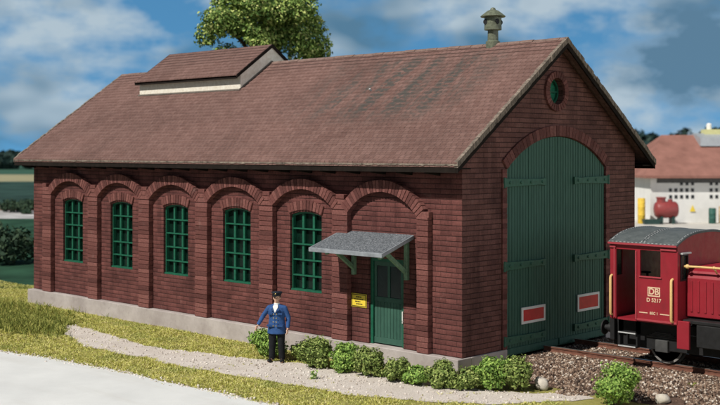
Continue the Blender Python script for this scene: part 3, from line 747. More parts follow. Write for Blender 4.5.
# loose stones
t = (1 + 5 ** .5) / 2
ICO_V = np.array([(-1, t, 0), (1, t, 0), (-1, -t, 0), (1, -t, 0), (0, -1, t), (0, 1, t), (0, -1, -t), (0, 1, -t), (t, 0, -1), (t, 0, 1), (-t, 0, -1), (-t, 0, 1)]) / math.sqrt(1 + t * t)
ICO_F = np.array([(0, 11, 5), (0, 5, 1), (0, 1, 7), (0, 7, 10), (0, 10, 11), (1, 5, 9), (5, 11, 4), (11, 10, 2), (10, 7, 6), (7, 1, 8), (3, 9, 4), (3, 4, 2), (3, 2, 6), (3, 6, 8), (3, 8, 9), (4, 9, 5), (2, 4, 11), (6, 2, 10), (8, 6, 7), (9, 8, 1)])
def stones(name, P, S, mat):
    n = len(P); V = ICO_V[None] * (1 + rng.uniform(-.28, .28, (n, 12, 1))) * (S[:, None, None] * rng.uniform(.65, 1.2, (n, 1, 3)))
    a = rng.uniform(0, 6.283, n); c, s = np.cos(a), np.sin(a)
    V = np.stack([V[..., 0] * c[:, None] - V[..., 1] * s[:, None], V[..., 0] * s[:, None] + V[..., 1] * c[:, None], V[..., 2]], -1) + P[:, None]
    F = ICO_F[None] + (np.arange(n) * 12)[:, None, None]
    o = fast_obj(name, V.reshape(-1, 3), F.reshape(-1, 3), mat); tag(o, kind='stuff'); return o
n = 52000
px = rng.uniform(.08, 9, n); py = rng.uniform(.2, 7.6, n)
edge = .75 + .35 * np.sin(px * 1.7) + .25 * np.sin(px * 4.1) + np.clip(.9 - px, 0, 1) * 1.2
k = (py > edge) & ~((px < 2.4) & (py < .75)) | (rng.random(n) < .03) & (py > .4)
px, py = px[k], py[k]
pz = np.array([bed_z(a, b) for a, b in zip(px, py)]) + rng.uniform(.0, .035, len(px))
stones('ballast', np.stack([px, py, pz], -1), rng.uniform(.016, .040, len(px)), STONE)

# ------------------------------------------------------------------ small diesel locomotive
loco = thing('locomotive', (4.9, TY, TZ), 'small dark red diesel shunting locomotive with grey arched cab roof, standing at the gate', 'locomotive')
CX0, CX1, CY0, CY1 = 2.46, 4.22, 2.6, 5.4
ZF, ZS = 1.46, 3.27
def side_panel(mb, y, t):
    f = lambda u, v, d: (u, y + d, v)
    out = [(CX0, ZF), (2.62, ZF), (2.62, 3.12), (3.13, 3.12), (3.13, ZF), (CX1, ZF), (CX1, ZS), (CX0, ZS)]
    mb.plate([out, [(3.26, 2.52), (3.79, 2.52), (3.79, 3.13), (3.26, 3.13)]], 0, t, f)
def roof_arc(y): return ZS + .25 * (1 - abs((y - TY) / 1.4) ** 2.7)
def end_panel(mb, x, t):
    arc = [(y, roof_arc(y) + .02) for y in np.linspace(CY1 - .05, CY0 + .05, 17)]
    wins = [[(2.74, 2.46), (3.08, 2.46), (3.08, 3.06), (2.74, 3.06)], [(4.92, 2.46), (5.26, 2.46), (5.26, 3.06), (4.92, 3.06)]]
    mb.plate([[(CY0 + .05, ZF - .04), (CY1 - .05, ZF - .04)] + arc] + wins, x, x + t, gl)
mb = MB(); side_panel(mb, CY0, .05); side_panel(mb, CY1 - .05, .05); end_panel(mb, CX0 + .002, .05); end_panel(mb, CX1 - .052, .05)
mb.box(CX0 + .06, CX1 - .06, CY0 + .06, CY1 - .06, ZF - .03, ZF + .02)
cab = mb.build('cab', LOCORED, loco, bevel=.008)
mb = MB()   # raised trims round the openings
for (a, b) in (((3.13, ZF + .02), (3.13, 3.1)),): mb.bar((a[0] + .03, CY0 - .012, a[1]), (b[0] + .03, CY0 - .012, b[1]), .04, .03)
mb.bar((2.58, CY0 - .012, ZF + .02), (2.58, CY0 - .012, 3.14), .035, .03)
mb.bar((3.24, CY0 - .014, 2.505), (3.82, CY0 - .014, 2.505), .03, .035)
mb.bar((3.80, CY0 - .02, 3.17), (4.20, CY0 - .02, 3.17), .035, .05)
mb.bar((2.46, CY0 - .02, 3.17), (2.62, CY0 - .02, 3.17), .035, .05)
mb.bar((3.17, CY0 - .006, ZF + .03), (4.20, CY0 - .006, ZF + .03), .014, .05)
mb.build('trim', LOCORED_TRIM, cab, bevel=.006)
mb = MB(); mb.plate([[(2.735, 2.45), (3.085, 2.45), (3.085, 3.07), (2.735, 3.07)], [(2.77, 2.49), (3.05, 2.49), (3.05, 3.03), (2.77, 3.03)]], CX1 + .0, CX1 + .02, gl)
wf = mb.build('window_frame', BLACK, cab); mb = MB(); mb.box(CX1 + .0, CX1 + .08, 2.70, 3.12, 3.075, 3.11); mb.build('rain_hood', LIGHTGREY, cab)
GLS = glass_mat('cab_glass', (.05, .06, .06), .6)
for yy in (2.73, 4.91):
    for xx in (CX0 + .02, CX1 - .035):
        mb = MB(); mb.box(xx, xx + .01, yy, yy + .36, 2.45, 3.07); mb.build('pane', GLS, cab)
mb = MB(); mb.box(2.95, 3.7, 3.5, 4.5, ZF + .03, 2.35); mb.box(3.5, 4.1, 4.4, 5.2, ZF + .03, 2.2); mb.tube([(3.0, 3.4, ZF), (3.0, 3.4, 2.5)], .03); mb.lathe((2.9, 3.45, 2.5), [(.16, 0), (.16, .03)], 14)
mb.build('control_desk', BLACK, loco, bevel=.01)
mb = MB(); ys = np.linspace(CY0 - .07, CY1 + .07, 19); x0, x1 = CX0 - .02, CX1 + .015
up = [(y, roof_arc(max(CY0 - .05, min(CY1 + .05, y))) + .045) for y in ys]; dn = [(y, z - .045) for y, z in reversed(up)]
mb.plate([up + dn], x0, x1, gl); lroof = mb.build('cab_roof', LOCOROOF, loco, smooth=True)
RIV = (lambda m: (m.color(m.ramp(m.new('ShaderNodeTexChecker').outputs[1], [(0, (.08, .09, .095)), (1, (.32, .33, .33))])), m)[1])(Mat('riveted_seam', .6, .3))
ck = [n for n in RIV.n if n.type == 'TEX_CHECKER'][0]; ck.inputs['Scale'].default_value = 19; RIV.l.new(RIV.co, ck.inputs['Vector']); RIV = RIV.m
for xx in (x0 + .05, (x0 + x1) / 2 - .04, (x0 + x1) / 2 + .04, x1 - .04):
    mb = MB(); mb.tube([(xx, y, roof_arc(y) + .048) for y in np.linspace(CY0 - .02, CY1 + .02, 30)], .014, 6); mb.build('roof_seam', RIV, lroof, smooth='all')
for yy in (CY0 - .045, CY1 + .045): mb = MB(); mb.tube([(x0 + .02, yy, roof_arc(CY0 - .05) + .045), (x1 - .02, yy, roof_arc(CY0 - .05) + .045)], .016, 6); mb.build('roof_seam', RIV, lroof, smooth='all')
mb = MB(); mb.bar((x0, CY0 - .075, ZS - .06 + .05), (x1, CY0 - .075, ZS - .06 + .05), .02, .045); mb.build('rain_strip', LOCORED_TRIM, lroof)
# bonnet
mb = MB(); HY0, HY1, HX1 = 3.0, 5.0, 7.7
prof = [(HY0, 1.62), (HY1, 1.62), (HY1, 2.52), (HY1 - .10, 2.68), (HY1 - .3, 2.76), (HY0 + .3, 2.76), (HY0 + .10, 2.68), (HY0, 2.52)]
mb.plate([prof], CX1 + .002, HX1, gl); hood = mb.build('bonnet', LOCORED, loco, bevel=.02)
mb = MB()
for x in np.arange(CX1 + .12, HX1 - .1, .17): mb.box(x, x + .05, HY0 - .022, HY0 - .002, 1.74, 2.46)
mb.build('louvres', LOCORED, hood, bevel=.006)
mb = MB(); mb.box(HX1 + .002, HX1 + .03, 3.3, 4.7, 1.75, 2.55)
mb.build('radiator_grille', BLACK, hood)
# frame, side boxes, end beams
mb = MB(); mb.box(2.3, 8.0, 3.02, 3.14, .75, 1.40); mb.box(2.3, 8.0, 4.86, 4.98, .75, 1.40); mb.box(2.3, 8.0, 3.15, 4.85, 1.2, 1.42)
mb.box(CX1 + .06, 8.0, 2.72, 5.28, 1.50, 1.58); frame = mb.build('frame', BLACK, loco, bevel=.012)
mb = MB(); mb.box(4.62, 6.1, 2.72, 3.0, .98, 1.49); mb.build('side_box', BLACK, loco, bevel=.015)
for s0, s1 in ((2.60, 2.68), (5.32, 5.40)):
    mb = MB(); mb.box(4.20, 4.50, s0, s1, .92, 1.56); mb.build('step_plate', LOCORED, loco, bevel=.01)
for x, w_ in ((2.28, 1.12), (8.0, 1.38)):
    mb = MB(); mb.box(x, x + .12, TY - w_, TY + w_, .88, 1.40); mb.build('buffer_beam', BLACK, loco, bevel=.012)
for xb, s in ((2.28, -1), (8.12, 1)):
    for yb in (TY - .875, TY + .875):
        mb = MB(); L = [(.11, 0), (.11, .16), (.07, .16), (.07, .26), (.18, .27), (.18, .30), (.12, .32)]
        mb.lathe((xb, yb, 1.12), [(r, s * h) for r, h in L], 18, 'x'); mb.build('buffer', BLACK, loco, smooth=True)
for wx in (3.62, 6.3):
    for wy, s in ((TY - .72, -1), (TY + .72, 1)):
        mb = MB(); y0 = wy - s * .06
        mb.lathe((wx, y0, TZ + .44), [(.47, 0), (.46, s * .02), (.44, s * .03), (.437, s * .13), (.37, s * .135), (.36, s * .11), (.16, s * .10), (.15, s * .15), (.09, s * .16)], 32, 'y')
        w = mb.build('wheel', BLACK, loco, smooth=True)
        mb = MB(); mb.lathe((wx, y0 + s * .136, TZ + .44), [(.432, 0), (.432, s * .006), (.385, s * .006), (.385, 0)], 32, 'y'); mb.build('tyre', plain('worn_tyre', (.19, .18, .17), .45, .4, .3, 8), w, smooth=True)
        mb = MB(); mb.box(wx - .16, wx + .16, min(wy + s * .18, wy + s * .34), max(wy + s * .18, wy + s * .34), TZ + .30, TZ + .58)
        for k in range(4): mb.box(wx - .42 + k * .07, wx + .42 - k * .07, min(wy + s * .2, wy + s * .29), max(wy + s * .2, wy + s * .29), TZ + .62 + k * .035, TZ + .648 + k * .035)
        mb.build('axle_box', plain('axle_box_grey', (.06, .06, .06), .6, .3), loco, bevel=.01)
for z, d in ((.80, .0), (1.12, .05)):
    for yy in (CY0 + .0, CY1 - .22):
        mb = MB(); mb.box(2.66, 3.16, yy, yy + .22, z, z + .035); mb.box(2.66, 2.70, yy + .05, yy + .2, z + .035, ZF - .03); mb.box(3.12, 3.16, yy + .05, yy + .2, z + .035, ZF - .03)
        st = mb.build('step', BLACK, loco)
        eb = MB(); e = yy - .012 if yy < 4 else yy + .222; eb.box(2.68, 3.14, e, e + .01, z + .006, z + .034); eb.build('tread_edge', LIGHTGREY, st)
def hrail(pts, r=.03): 
    mb = MB(); mb.tube(pts, r, 8); return mb.build('handrail', BRASS, loco, smooth=True)
for yy, s in ((CY0, -1), (CY1, 1)):
    for xx, z0, z1 in ((2.51, 1.54, 2.48), (4.10, 1.52, 2.50)):
        hrail([(xx, yy, z0), (xx, yy + s * .06, z0 + .02), (xx, yy + s * .075, z0 + .06), (xx, yy + s * .075, z1 - .06), (xx, yy + s * .06, z1 - .02), (xx, yy, z1)])
    hh = hrail([(CX1 + .01, TY + s * 1.12, 2.79), (CX1 + .4, TY + s * 1.12, 2.80), (HX1 - .1, TY + s * 1.12, 2.80), (HX1 - .02, TY + s * 1.05, 2.6)], .026)
    mb = MB(); mb.sphere((CX1 + .10, TY + s * 1.12, 2.79), .055, 8, 6)
    for x in (CX1 + .75, CX1 + 1.9, CX1 + 3.0): mb.tube([(x, TY + s * 1.12, 2.80), (x, TY + s * .96, 2.66)], .02, 6); mb.sphere((x, TY + s * 1.12, 2.8), .042, 8, 6)
    mb.build('rail_stanchion', BRASS, hh, smooth='all')
LET = plain('cream_lettering', (.72, .52, .36), .5, .3, .05)
Mside = lambda x, z: Matrix.Translation((x, CY0 - .004, z)) @ Matrix.Rotation(R(90), 4, 'X')
e = MB(); ex, ez = 3.62, 2.17
e.plate([[(ex - .16, ez - .11), (ex + .16, ez - .11), (ex + .16, ez + .11), (ex - .16, ez + .11)], [(ex - .135, ez - .085), (ex + .135, ez - .085), (ex + .135, ez + .085), (ex - .135, ez + .085)]], .001, .006, lambda u, v, t: (u, CY0 - t, v))
em = e.build('emblem', LET, cab)
text_obj('emblem_letters', 'DB', .20, LET, Mside(ex, ez), cab)
text_obj('running_number', 'D 5217', .125, LET, Mside(ex, 1.97), cab)
text_obj('inscription', "BEC 1", .085, LET, Mside(ex, 1.665), cab)
for a, b_ in ((3.24, 3.46), (3.78, 4.02)): mb = MB(); mb.box(a, b_, CY0 - .006, CY0 - .001, 1.655, 1.675); mb.build('lining', LET, cab)

# ------------------------------------------------------------------ plants
def leaf_cloud(blobs, n, size, up=.35, seed=0, inner=.35):
    """leaf faces spread through a set of lumpy blobs (centre, radii); returns V, F"""
    g = np.random.default_rng(seed); vol = np.array([b[1][0] * b[1][1] * b[1][2] for b in blobs]) ** .7; pick = g.choice(len(blobs), n, p=vol / vol.sum())
    C = np.array([b[0] for b in blobs])[pick]; Rr = np.array([b[1] for b in blobs])[pick]
    d = g.normal(size=(n, 3)); d /= np.linalg.norm(d, axis=1)[:, None]
    rad = 1 - inner * g.random(n) ** 1.5
    lump = 1 + .22 * np.sin(d[:, 0] * 5 + pick) * np.sin(d[:, 1] * 6 + pick * 2) + .12 * np.sin(d[:, 2] * 9 + pick)
    P = C + d * Rr * (rad * lump)[:, None]
    nn = d + g.normal(size=(n, 3)) * .55 + np.array([0, 0, up]); nn /= np.linalg.norm(nn, axis=1)[:, None]
    a = np.cross(nn, g.normal(size=(n, 3))); a /= np.linalg.norm(a, axis=1)[:, None]; b = np.cross(nn, a)
    s = size * g.uniform(.6, 1.35, n)[:, None]
    V = np.stack([P - a * s, P + b * s * .62 + nn * s * .15, P + a * s, P - b * s * .62 + nn * s * .15], 1).reshape(-1, 3)
    return V, np.arange(n * 4).reshape(-1, 4)
def bush(i, x, y, w, h, label, mat, group, n=2600, leaf=.034):
    g = random.Random(i * 13 + 5)
    o = thing('bush', (x, y, 0), label, 'bush', group)
    bl = [((0, 0, h * .45), (w * .36, w * .34, h * .42))]
    for k in range(8):
        a = g.uniform(0, 6.28); rr = g.uniform(.18, .36) * w; bl.append(((rr * math.cos(a), rr * math.sin(a) * .9, g.uniform(.22, .72) * h), (w * g.uniform(.13, .22),) * 2 + (h * g.uniform(.16, .26),)))
    V, F = leaf_cloud(bl, n, leaf, seed=i, inner=.5); V[:, 2] = np.abs(V[:, 2])
    fast_obj('foliage', V, F, mat, o)
    mb = MB()
    for k in range(5):
        a = g.uniform(0, 6.28); q = g.uniform(.1, .3) * w; mb.tube([(0, 0, -.02), (q * .4 * math.cos(a), q * .4 * math.sin(a), h * .3), (q * math.cos(a), q * math.sin(a), h * .7)], [.022, .015, .006], 6)
    mb.build('stem', BARK, o, local=True)
    return o
G1 = 'green bushes along the shed plinth'
for i, (x, y, w, h, lab) in enumerate([
    (-5.50, -1.25, .92, .78, 'green bush on the left beside the man in the blue jacket, behind his right hand'),
    (-4.50, -1.0, .60, .52, 'low bush half hidden behind the left leg of the man in the blue jacket'),
    (-3.60, -1.42, .92, .84, 'round green bush just right of the man in the blue jacket'),
    (-2.72, -1.25, .84, .76, 'wide loose green bush below the yellow notice'),
    (-1.85, -1.24, .76, .74, 'compact round bush in front of the green side door'),
    (-1.05, -1.20, .68, .58, 'small bush below the right edge of the side door'),
    (-.38, -1.24, .60, .48, 'smallest low bush in front of the last brick pilaster'),
    (.25, -1.0, .76, .66, 'leafy bush left of the shed corner, next to the smallest one'),
    (.80, -.86, .58, .56, 'low bush standing right in front of the shed corner'),
    (1.25, -.46, .84, .80, 'tall bush just round the shed corner below the gable wall'),
    (1.66, -.08, .80, .84, 'tallest bush at the end of the row, next to the pale stone by the gate')]):
    bush(i, x, y, w * 1.2, h * 1.04, lab, BUSHLEAF if i % 3 else BUSHLEAF2, G1, n=int(4200 * w * h / .6) + 700)
bush(40, 4.08, .12, 1.2, 1.0, 'bright green bush alone in the brown ballast at the bottom of the picture', BUSHLEAF2, None, n=4600)
def weed(i, x, y, h, lab, mat=BUSHLEAF2):
    o = thing('weed', (x, y, 0), lab, 'weed', 'weeds in gravel'); g = np.random.default_rng(i); n = 90
    a = g.uniform(0, 6.28, n); r = g.uniform(.02, .20, n) * h * 2.4; z = g.uniform(.1, 1, n) * h
    P = np.stack([r * np.cos(a), r * np.sin(a), z], -1); u = g.normal(size=(n, 3)); u /= np.linalg.norm(u, axis=1)[:, None]; v = np.cross(u, g.normal(size=(n, 3))); v /= np.linalg.norm(v, axis=1)[:, None]
    s = .03; V = np.stack([P - u * s, P + v * s * .6, P + u * s, P - v * s * .6], 1).reshape(-1, 3)
    f = fast_obj('foliage', V, np.arange(n * 4).reshape(-1, 4), mat, o); return o
weed(1, -2.55, -2.45, .22, 'tiny green weed on the gravel path right of the man, near the bushes')
weed(2, 4.95, 1.95, .34, 'small ragged weed in the ballast right of the lone bright bush', TALLGRASS)
weed(3, 3.35, 1.55, .16, 'low tuft of weed in the ballast between the bush and the gate', TALLGRASS)
# pale boulders
for i, (x, y, r, lab) in enumerate([(2.0, .38, .17, 'rounded pale stone at the end of the bushes by the gate'), (4.75, .95, .15, 'flat cream stone in the ballast at the bottom right corner')]):
    mb = MB(); mb.sphere((x, y, r * .7), r, 14, 9, (1.1, .9, .85))
    mb.v = [tuple(Vector(v) + Vector(v).normalized() * .0 + noise.noise_vector(Vector(v) * 6 + Vector((i * 7, 0, 0))) * .055) for v in mb.v]
    tag(mb.build('stone', plain('pale_stone', (.50, .46, .40), .9, .2, .2, 9, .4), smooth='all'), lab, 'stone')
# turf
def blades(name, P, H, W, mat, per=4, seed=0, lean=.8):
    g = np.random.default_rng(seed); n = len(P) * per; P = np.repeat(P, per, 0); H = np.repeat(H, per) * g.uniform(.5, 1.3, n)
    P = P + np.stack([g.normal(0, .022, n), g.normal(0, .022, n), np.zeros(n)], -1)
    a = g.uniform(0, 6.283, n); d = np.stack([np.cos(a), np.sin(a), np.zeros(n)], -1) * (W * g.uniform(.6, 1.4, n))[:, None]
    tip = P + np.stack([g.normal(0, lean, n) * H, g.normal(0, lean, n) * H, H], -1)
    V = np.stack([P - d, P + d, tip + d * .35, tip - d * .35], 1).reshape(-1, 3)
    o = fast_obj(name, V, np.arange(n * 4).reshape(-1, 4), mat); return tag(o, kind='stuff')
n = 80000
gx = rng.uniform(-27, 3.2, n); gy_ = rng.uniform(-6.6, 2.4, n)
jx, jy = gx + rng.normal(0, .07, n), gy_ + rng.normal(0, .07, n)
keep = ~inside(path_poly, jx, jy) & ~inside(road_poly, jx, jy) & ~((gx > -Lx - .1) & (gy_ > -.27))
keep &= ~((gx > 1.0) & (gy_ > -.1)) & ~((gx > -6) & (gy_ > -1.3) & (rng.random(n) < .5))
keep |= (inside(path_poly, gx, gy_) & (rng.random(n) < .012))
gx, gy_ = gx[keep], gy_[keep]
dens = np.array([noise.noise(Vector((x * .9, y * .9, 3))) for x, y in zip(gx, gy_)]); kk = dens > rng.uniform(-.9, -.1, len(gx)); gx, gy_, dens = gx[kk], gy_[kk], dens[kk]
blades('grass', np.stack([gx, gy_, np.zeros(len(gx))], -1), (.028 + .028 * np.clip(dens + .4, 0, 1)), .0105, GRASS, 5, 3)
n = 2600
a = rng.normal(0, 1, (n, 2)); P = np.stack([-15.3 + a[:, 0] * 1.1, -3.0 + a[:, 1] * .55, np.zeros(n)], -1)
P2_ = np.stack([-18.5 + rng.normal(0, 1.8, 900), -2.0 + rng.normal(0, .9, 900), np.zeros(900)], -1)
P = np.concatenate([P, P2_]); P = P[~inside(path_poly, P[:, 0], P[:, 1]) & (P[:, 1] < -.3)]
blades('tall_grass', P, np.full(len(P), .17), .012, TALLGRASS, 5, 5, .6)
# pebbles on the path and along the road edge
n = 2600; qx = rng.uniform(-14.5, 3.6, n); qy = rng.uniform(-4.2, .6, n); k = inside(path_poly, qx, qy); qx, qy = qx[k], qy[k]
ex = rng.uniform(-20, 3, 900); ey = np.interp(ex, [-20, -14, -11.3, -9.1, -6.65, -3.57, -1.36, 3], [-7.3, -6.35, -5.75, -5.36, -5.16, -5.05, -4.95, -4.9]) + rng.normal(0, .10, 900)
qx, qy = np.concatenate([qx, ex]), np.concatenate([qy, ey])
stones('pebbles', np.stack([qx, qy, np.full(len(qx), .02)], -1), rng.uniform(.010, .034, len(qx)), PEBBLE)

# tree behind the shed
tree = thing('deciduous_tree', (-19.45, 10.9, 0), 'broad yellow-green deciduous tree rising behind the shed roof', 'tree')
g = random.Random(3); mb = MB()
mb.tube([(0, 0, -.2), (.08, .05, 2), (-.05, .1, 5), (.05, 0, 8.5), (.1, .05, 11.5)], [.42, .32, .27, .2, .08], 12); limbs = []
blobs = []
for k in range(46):
    a = g.uniform(0, 6.283); el = g.uniform(-.55, 1); rr = g.uniform(.45, 1.0)
    c = Vector((2.35 * rr * math.cos(a) * math.sqrt(max(.1, 1 - .5 * el * el)), 2.35 * rr * math.sin(a) * math.sqrt(max(.1, 1 - .5 * el * el)), 11.0 + 2.4 * el))
    s = g.uniform(.45, .85); blobs.append((tuple(c), (s, s, s * .8)))
    if k % 3 == 0: mb.tube([(0, 0, 7.0 + 1.8 * g.random()), (c.x * .5, c.y * .5, c.z - .9), tuple(c)], [.11, .07, .025], 7)
for c in ((1.0, 1.9, 9.3), (1.8, 1.9, 9.1), (-1.0, -1.4, 9.6), (.2, .6, 9.0), (2.05, 1.3, 9.9), (-1.9, -1.7, 10.4)): blobs.append((c, (.55, .55, .5)))
mb.build('trunk', BARK, tree, smooth='all', local=True)
V, F = leaf_cloud(blobs, 42000, .072, seed=11, inner=.5); fast_obj('crown', V, F, TREELEAF, tree)

# ------------------------------------------------------------------ person
def capsule_chain(mb, pts, n=14):
    """pts: (x, y, z, rx[, ry]) - closed tapered limb"""
    for i in range(len(pts) - 1):
        a, b = pts[i], pts[i + 1]; mb.tube([a[:3], b[:3]], [a[3], b[3]], n)
    for p in pts: mb.sphere(p[:3], p[3], n, 8)
def remesh(mb, name, voxel, mat, parent, smooth=4):
    tmp = mb.build(name + '_tmp', mat, None)
    md = tmp.modifiers.new('r', 'REMESH'); md.mode = 'VOXEL'; md.voxel_size = voxel; md.use_smooth_shade = True
    sm = tmp.modifiers.new('s', 'SMOOTH'); sm.iterations = smooth; sm.factor = .5
    bpy.context.view_layer.update()
    me = bpy.data.meshes.new_from_object(tmp.evaluated_get(bpy.context.evaluated_depsgraph_get())); bpy.data.objects.remove(tmp)
    me.name = name; me.materials.clear(); me.materials.append(mat)
    me.polygons.foreach_set('use_smooth', [True] * len(me.polygons))
    o = bpy.data.objects.new(name, me); COL.objects.link(o); o.parent = parent; return o
man = thing('person', (-4.82, -1.60, .015), 'man in a blue uniform jacket, dark trousers and peaked cap standing on the gravel path', 'person', rz=R(32)); man.scale = (1.12, 1.12, 1.0)
SKIN = plain('skin', (.66, .40, .29), .6, .3, .08, 10, .02); JACKET = plain('navy_blue_cloth', (.034, .085, .23), .85, .15, .18, 14, .25)
TROUS = plain('black_cloth', (.014, .015, .018), .85, .15, .25, 12, .2); SHIRT = plain('white_shirt', (.78, .77, .74), .8, .2, .05)
CAPM = plain('dark_cap_cloth', (.016, .022, .034), .6, .3, .2); HAIR = plain('dark_brown_hair', (.05, .03, .02), .7, .2, .2); GOLD = plain('gold_button', (.70, .52, .16), .35, .5, .1, 8, 0, .6)
b = MB()
SHO = ((-.182, .01, 1.39), (.182, .01, 1.39)); ELB = ((-.335, .03, 1.17), (.27, .03, 1.14)); WRI = ((-.43, -.07, .945), (.275, -.05, .885))
capsule_chain(b, [(0, .0, .95, .105), (0, .0, 1.1, .10), (0, .005, 1.28, .112), (0, .01, 1.38, .09)]); capsule_chain(b, [(-.08, .0, 1.30, .095), (.08, .0, 1.30, .095)]); capsule_chain(b, [(-.165, .01, 1.385, .052), (0, .012, 1.42, .06), (.165, .01, 1.385, .052)])
capsule_chain(b, [(0, .012, 1.43, .062), (0, -.005, 1.56, .054)])
for s, (sh, el, wr) in zip((-1, 1), zip(SHO, ELB, WRI)):
    capsule_chain(b, [(*sh, .052), (*el, .042), (*wr, .029)])
    hx = s * .095; capsule_chain(b, [(hx, .0, .92, .088), (hx + s * .012, -.005, .50, .058), (hx + s * .02, .015, .34, .056), (hx + s * .028, .02, .09, .038)])
    capsule_chain(b, [(hx + s * .028, .02, .06, .04), (hx + s * .05, -.09, .045, .04), (hx + s * .06, -.15, .035, .032)])
    # hand: palm, four unequal fingers slightly curled, thumb off the side of the palm
    d = (Vector(wr) - Vector(el)).normalized(); side = Vector((1, 0, 0)); fwd = Vector((0, -1, 0))
    acr = d.cross(Vector((s, 0, 0))).normalized(); acr = acr if acr.y < 0 else -acr     # knuckle line: front to back
    curl = Vector((-s, 0, 0)); W0 = Vector(wr)
    for f in (-.025, .0, .025): capsule_chain(b, [(*(W0 + d * .02 + acr * f * .7), .016), (*(W0 + d * .095 + acr * f), .015)])
    for j, (f, l) in enumerate(((.033, .070), (.012, .078), (-.011, .073), (-.033, .057))):
        k0 = W0 + d * .10 + acr * f; k1 = k0 + (d * .95 + curl * .2).normalized() * l * .5; k2 = k1 + (d * .75 + curl * .6).normalized() * l * .5
        capsule_chain(b, [(*k0, .0105), (*k1, .0095), (*k2, .008)], 8)
    t0 = W0 + d * .035 + acr * .026; t1 = t0 + (d * .6 + acr * .8).normalized() * .045; t2 = t1 + (d * .9 + acr * .35).normalized() * .035
    capsule_chain(b, [(*t0, .015), (*t1, .012), (*t2, .0095)], 8)
# head
b.sphere((0, .01, 1.665), .098, 18, 12, (.80, 1.0, 1.08)); b.sphere((0, -.028, 1.615), .07, 16, 10, (.82, .92, .95)); b.sphere((0, -.055, 1.572), .034, 12, 8)
capsule_chain(b, [(0, -.088, 1.665, .012), (0, -.107, 1.632, .0145)], 8)
for s in (-1, 1): b.sphere((s * .016, -.098, 1.629), .0105, 8, 6); b.sphere((s * .081, .015, 1.645), .03, 10, 8, (.4, .75, 1.1)); b.sphere((s * .034, -.074, 1.682), .016, 8, 6, (1.5, .7, .5)); b.sphere((s * .042, -.06, 1.63), .026, 10, 8)
b.sphere((0, -.093, 1.597), .02, 10, 6, (1.25, .5, .28)); b.sphere((0, -.090, 1.586), .018, 10, 6, (1.15, .5, .3))
body = remesh(b, 'body', .0062, SKIN, man, 3)
def loc_part(name, fn, mat, smooth='all', parent=man):
    q = MB(); fn(q); return q.build(name, mat, parent, smooth=smooth, local=True)
for s in (-1, 1): loc_part('eye', lambda q: (q.sphere((s * .033, -.083, 1.665), .0105, 10, 8)), INK)
loc_part('hair', lambda q: (q.sphere((0, .03, 1.66), .097, 18, 12, (.86, 1.0, .80)), [q.sphere((k * .068, -.005, 1.675), .032, 8, 6, (.5, .8, 1)) for k in (-1, 1)]), HAIR)
q = MB(); q.lathe((0, .012, 0), [(.091, 1.70), (.096, 1.715), (.099, 1.745), (.125, 1.775), (.128, 1.79), (.115, 1.805), (.04, 1.815)], 28); q.v = [(x, y * 1.12, z + .10 * max(0, -y) - .02 * y) for x, y, z in q.v]
cap = q.build('peaked_cap', CAPM, man, smooth='all', local=True)
q = MB(); arcp = [(.095 * math.sin(t), -.012 - .095 * math.cos(t)) for t in np.linspace(-1.15, 1.15, 15)]; arco = [(.105 * math.sin(t), -.030 - .135 * math.cos(t)) for t in np.linspace(1.15, -1.15, 15)]
q.plate([arcp + arco], 0, .008, lambda u, v, t: (u, v, 1.712 + t + .25 * (v + .1))); q.build('visor', BLACK, cap, local=True)
loc_part('badge', lambda q: q.sphere((0, -.112, 1.762), .017, 10, 6, (1, .4, 1)), GOLD, parent=cap)
# clothes
q = MB()
q.lathe((0, 0, 0), [(.05, .725), (.222, .73), (.215, .85), (.195, 1.0), (.182, 1.10), (.190, 1.22), (.198, 1.32), (.175, 1.40), (.10, 1.455), (.05, 1.49)], 30); q.v = [(x, y * (.70 + .06 * (1.4 - z)), z) for x, y, z in q.v]
capsule_chain(q, [(-.165, .01, 1.395, .068), (0, .012, 1.43, .085), (.165, .01, 1.395, .068)])
for sh, el, wr in zip(SHO, ELB, WRI): capsule_chain(q, [(*sh, .066), (*el, .056)]); e, w = Vector(el), Vector(wr); capsule_chain(q, [(*e, .056), (*(w - (w - e).normalized() * .03), .045)])
jacket = remesh(q, 'jacket', .011, JACKET, man, 4)
def lap(q):
    for s in (-1, 1):
        q.plate([[(s * .008, 1.285), (s * .055, 1.40), (s * .10, 1.385), (s * .098, 1.345), (s * .075, 1.35)]], 0, .014, lambda u, v, t: (u, -.156 - t + max(0, v - 1.33) * .45, v))
    for s in (-1, 1):
        for z, w in ((.93, .075), (1.235, .055)): q.box(s * .115 - w, s * .115 + w, -.180 if z < 1 else -.158, -.10, z, z + .045)
loc_part('lapels_and_pockets', lap, plain('navy_blue_trim', (.026, .066, .18), .85, .15, .15), smooth=False, parent=jacket)
loc_part('shirt', lambda q: q.plate([[(0, 1.285), (.062, 1.43), (.045, 1.49), (-.045, 1.49), (-.062, 1.43)]], 0, .012, lambda u, v, t: (u, -.152 - t + max(0, v - 1.33) * .45, v)), SHIRT, smooth=False)
loc_part('collar', lambda q: q.lathe((0, .005, 0), [(.066, 1.475), (.070, 1.515), (.060, 1.52)], 18), SHIRT)
def btn(q):
    for z in (1.25, 1.15, 1.05, .95):
        for x in (-.035, .035): q.sphere((x, -.158 - (1.25 - z) * .08, z), .014, 8, 6, (1, .6, 1))
loc_part('buttons', btn, GOLD, parent=jacket)
q = MB(); capsule_chain(q, [(-.08, 0, .93, .115), (.08, 0, .93, .115)], 18)
for s in (-1, 1): hx = s * .095; capsule_chain(q, [(hx, 0, .9, .108), (hx + s * .012, -.003, .50, .082), (hx + s * .026, .014, .10, .072)], 16)
remesh(q, 'trousers', .011, TROUS, man, 3)
for s in (-1, 1): loc_part('shoe', lambda q: (q.sphere((s * .148, -.08, .045), .06, 14, 10, (.85, 2.0, .78))), BLACK)

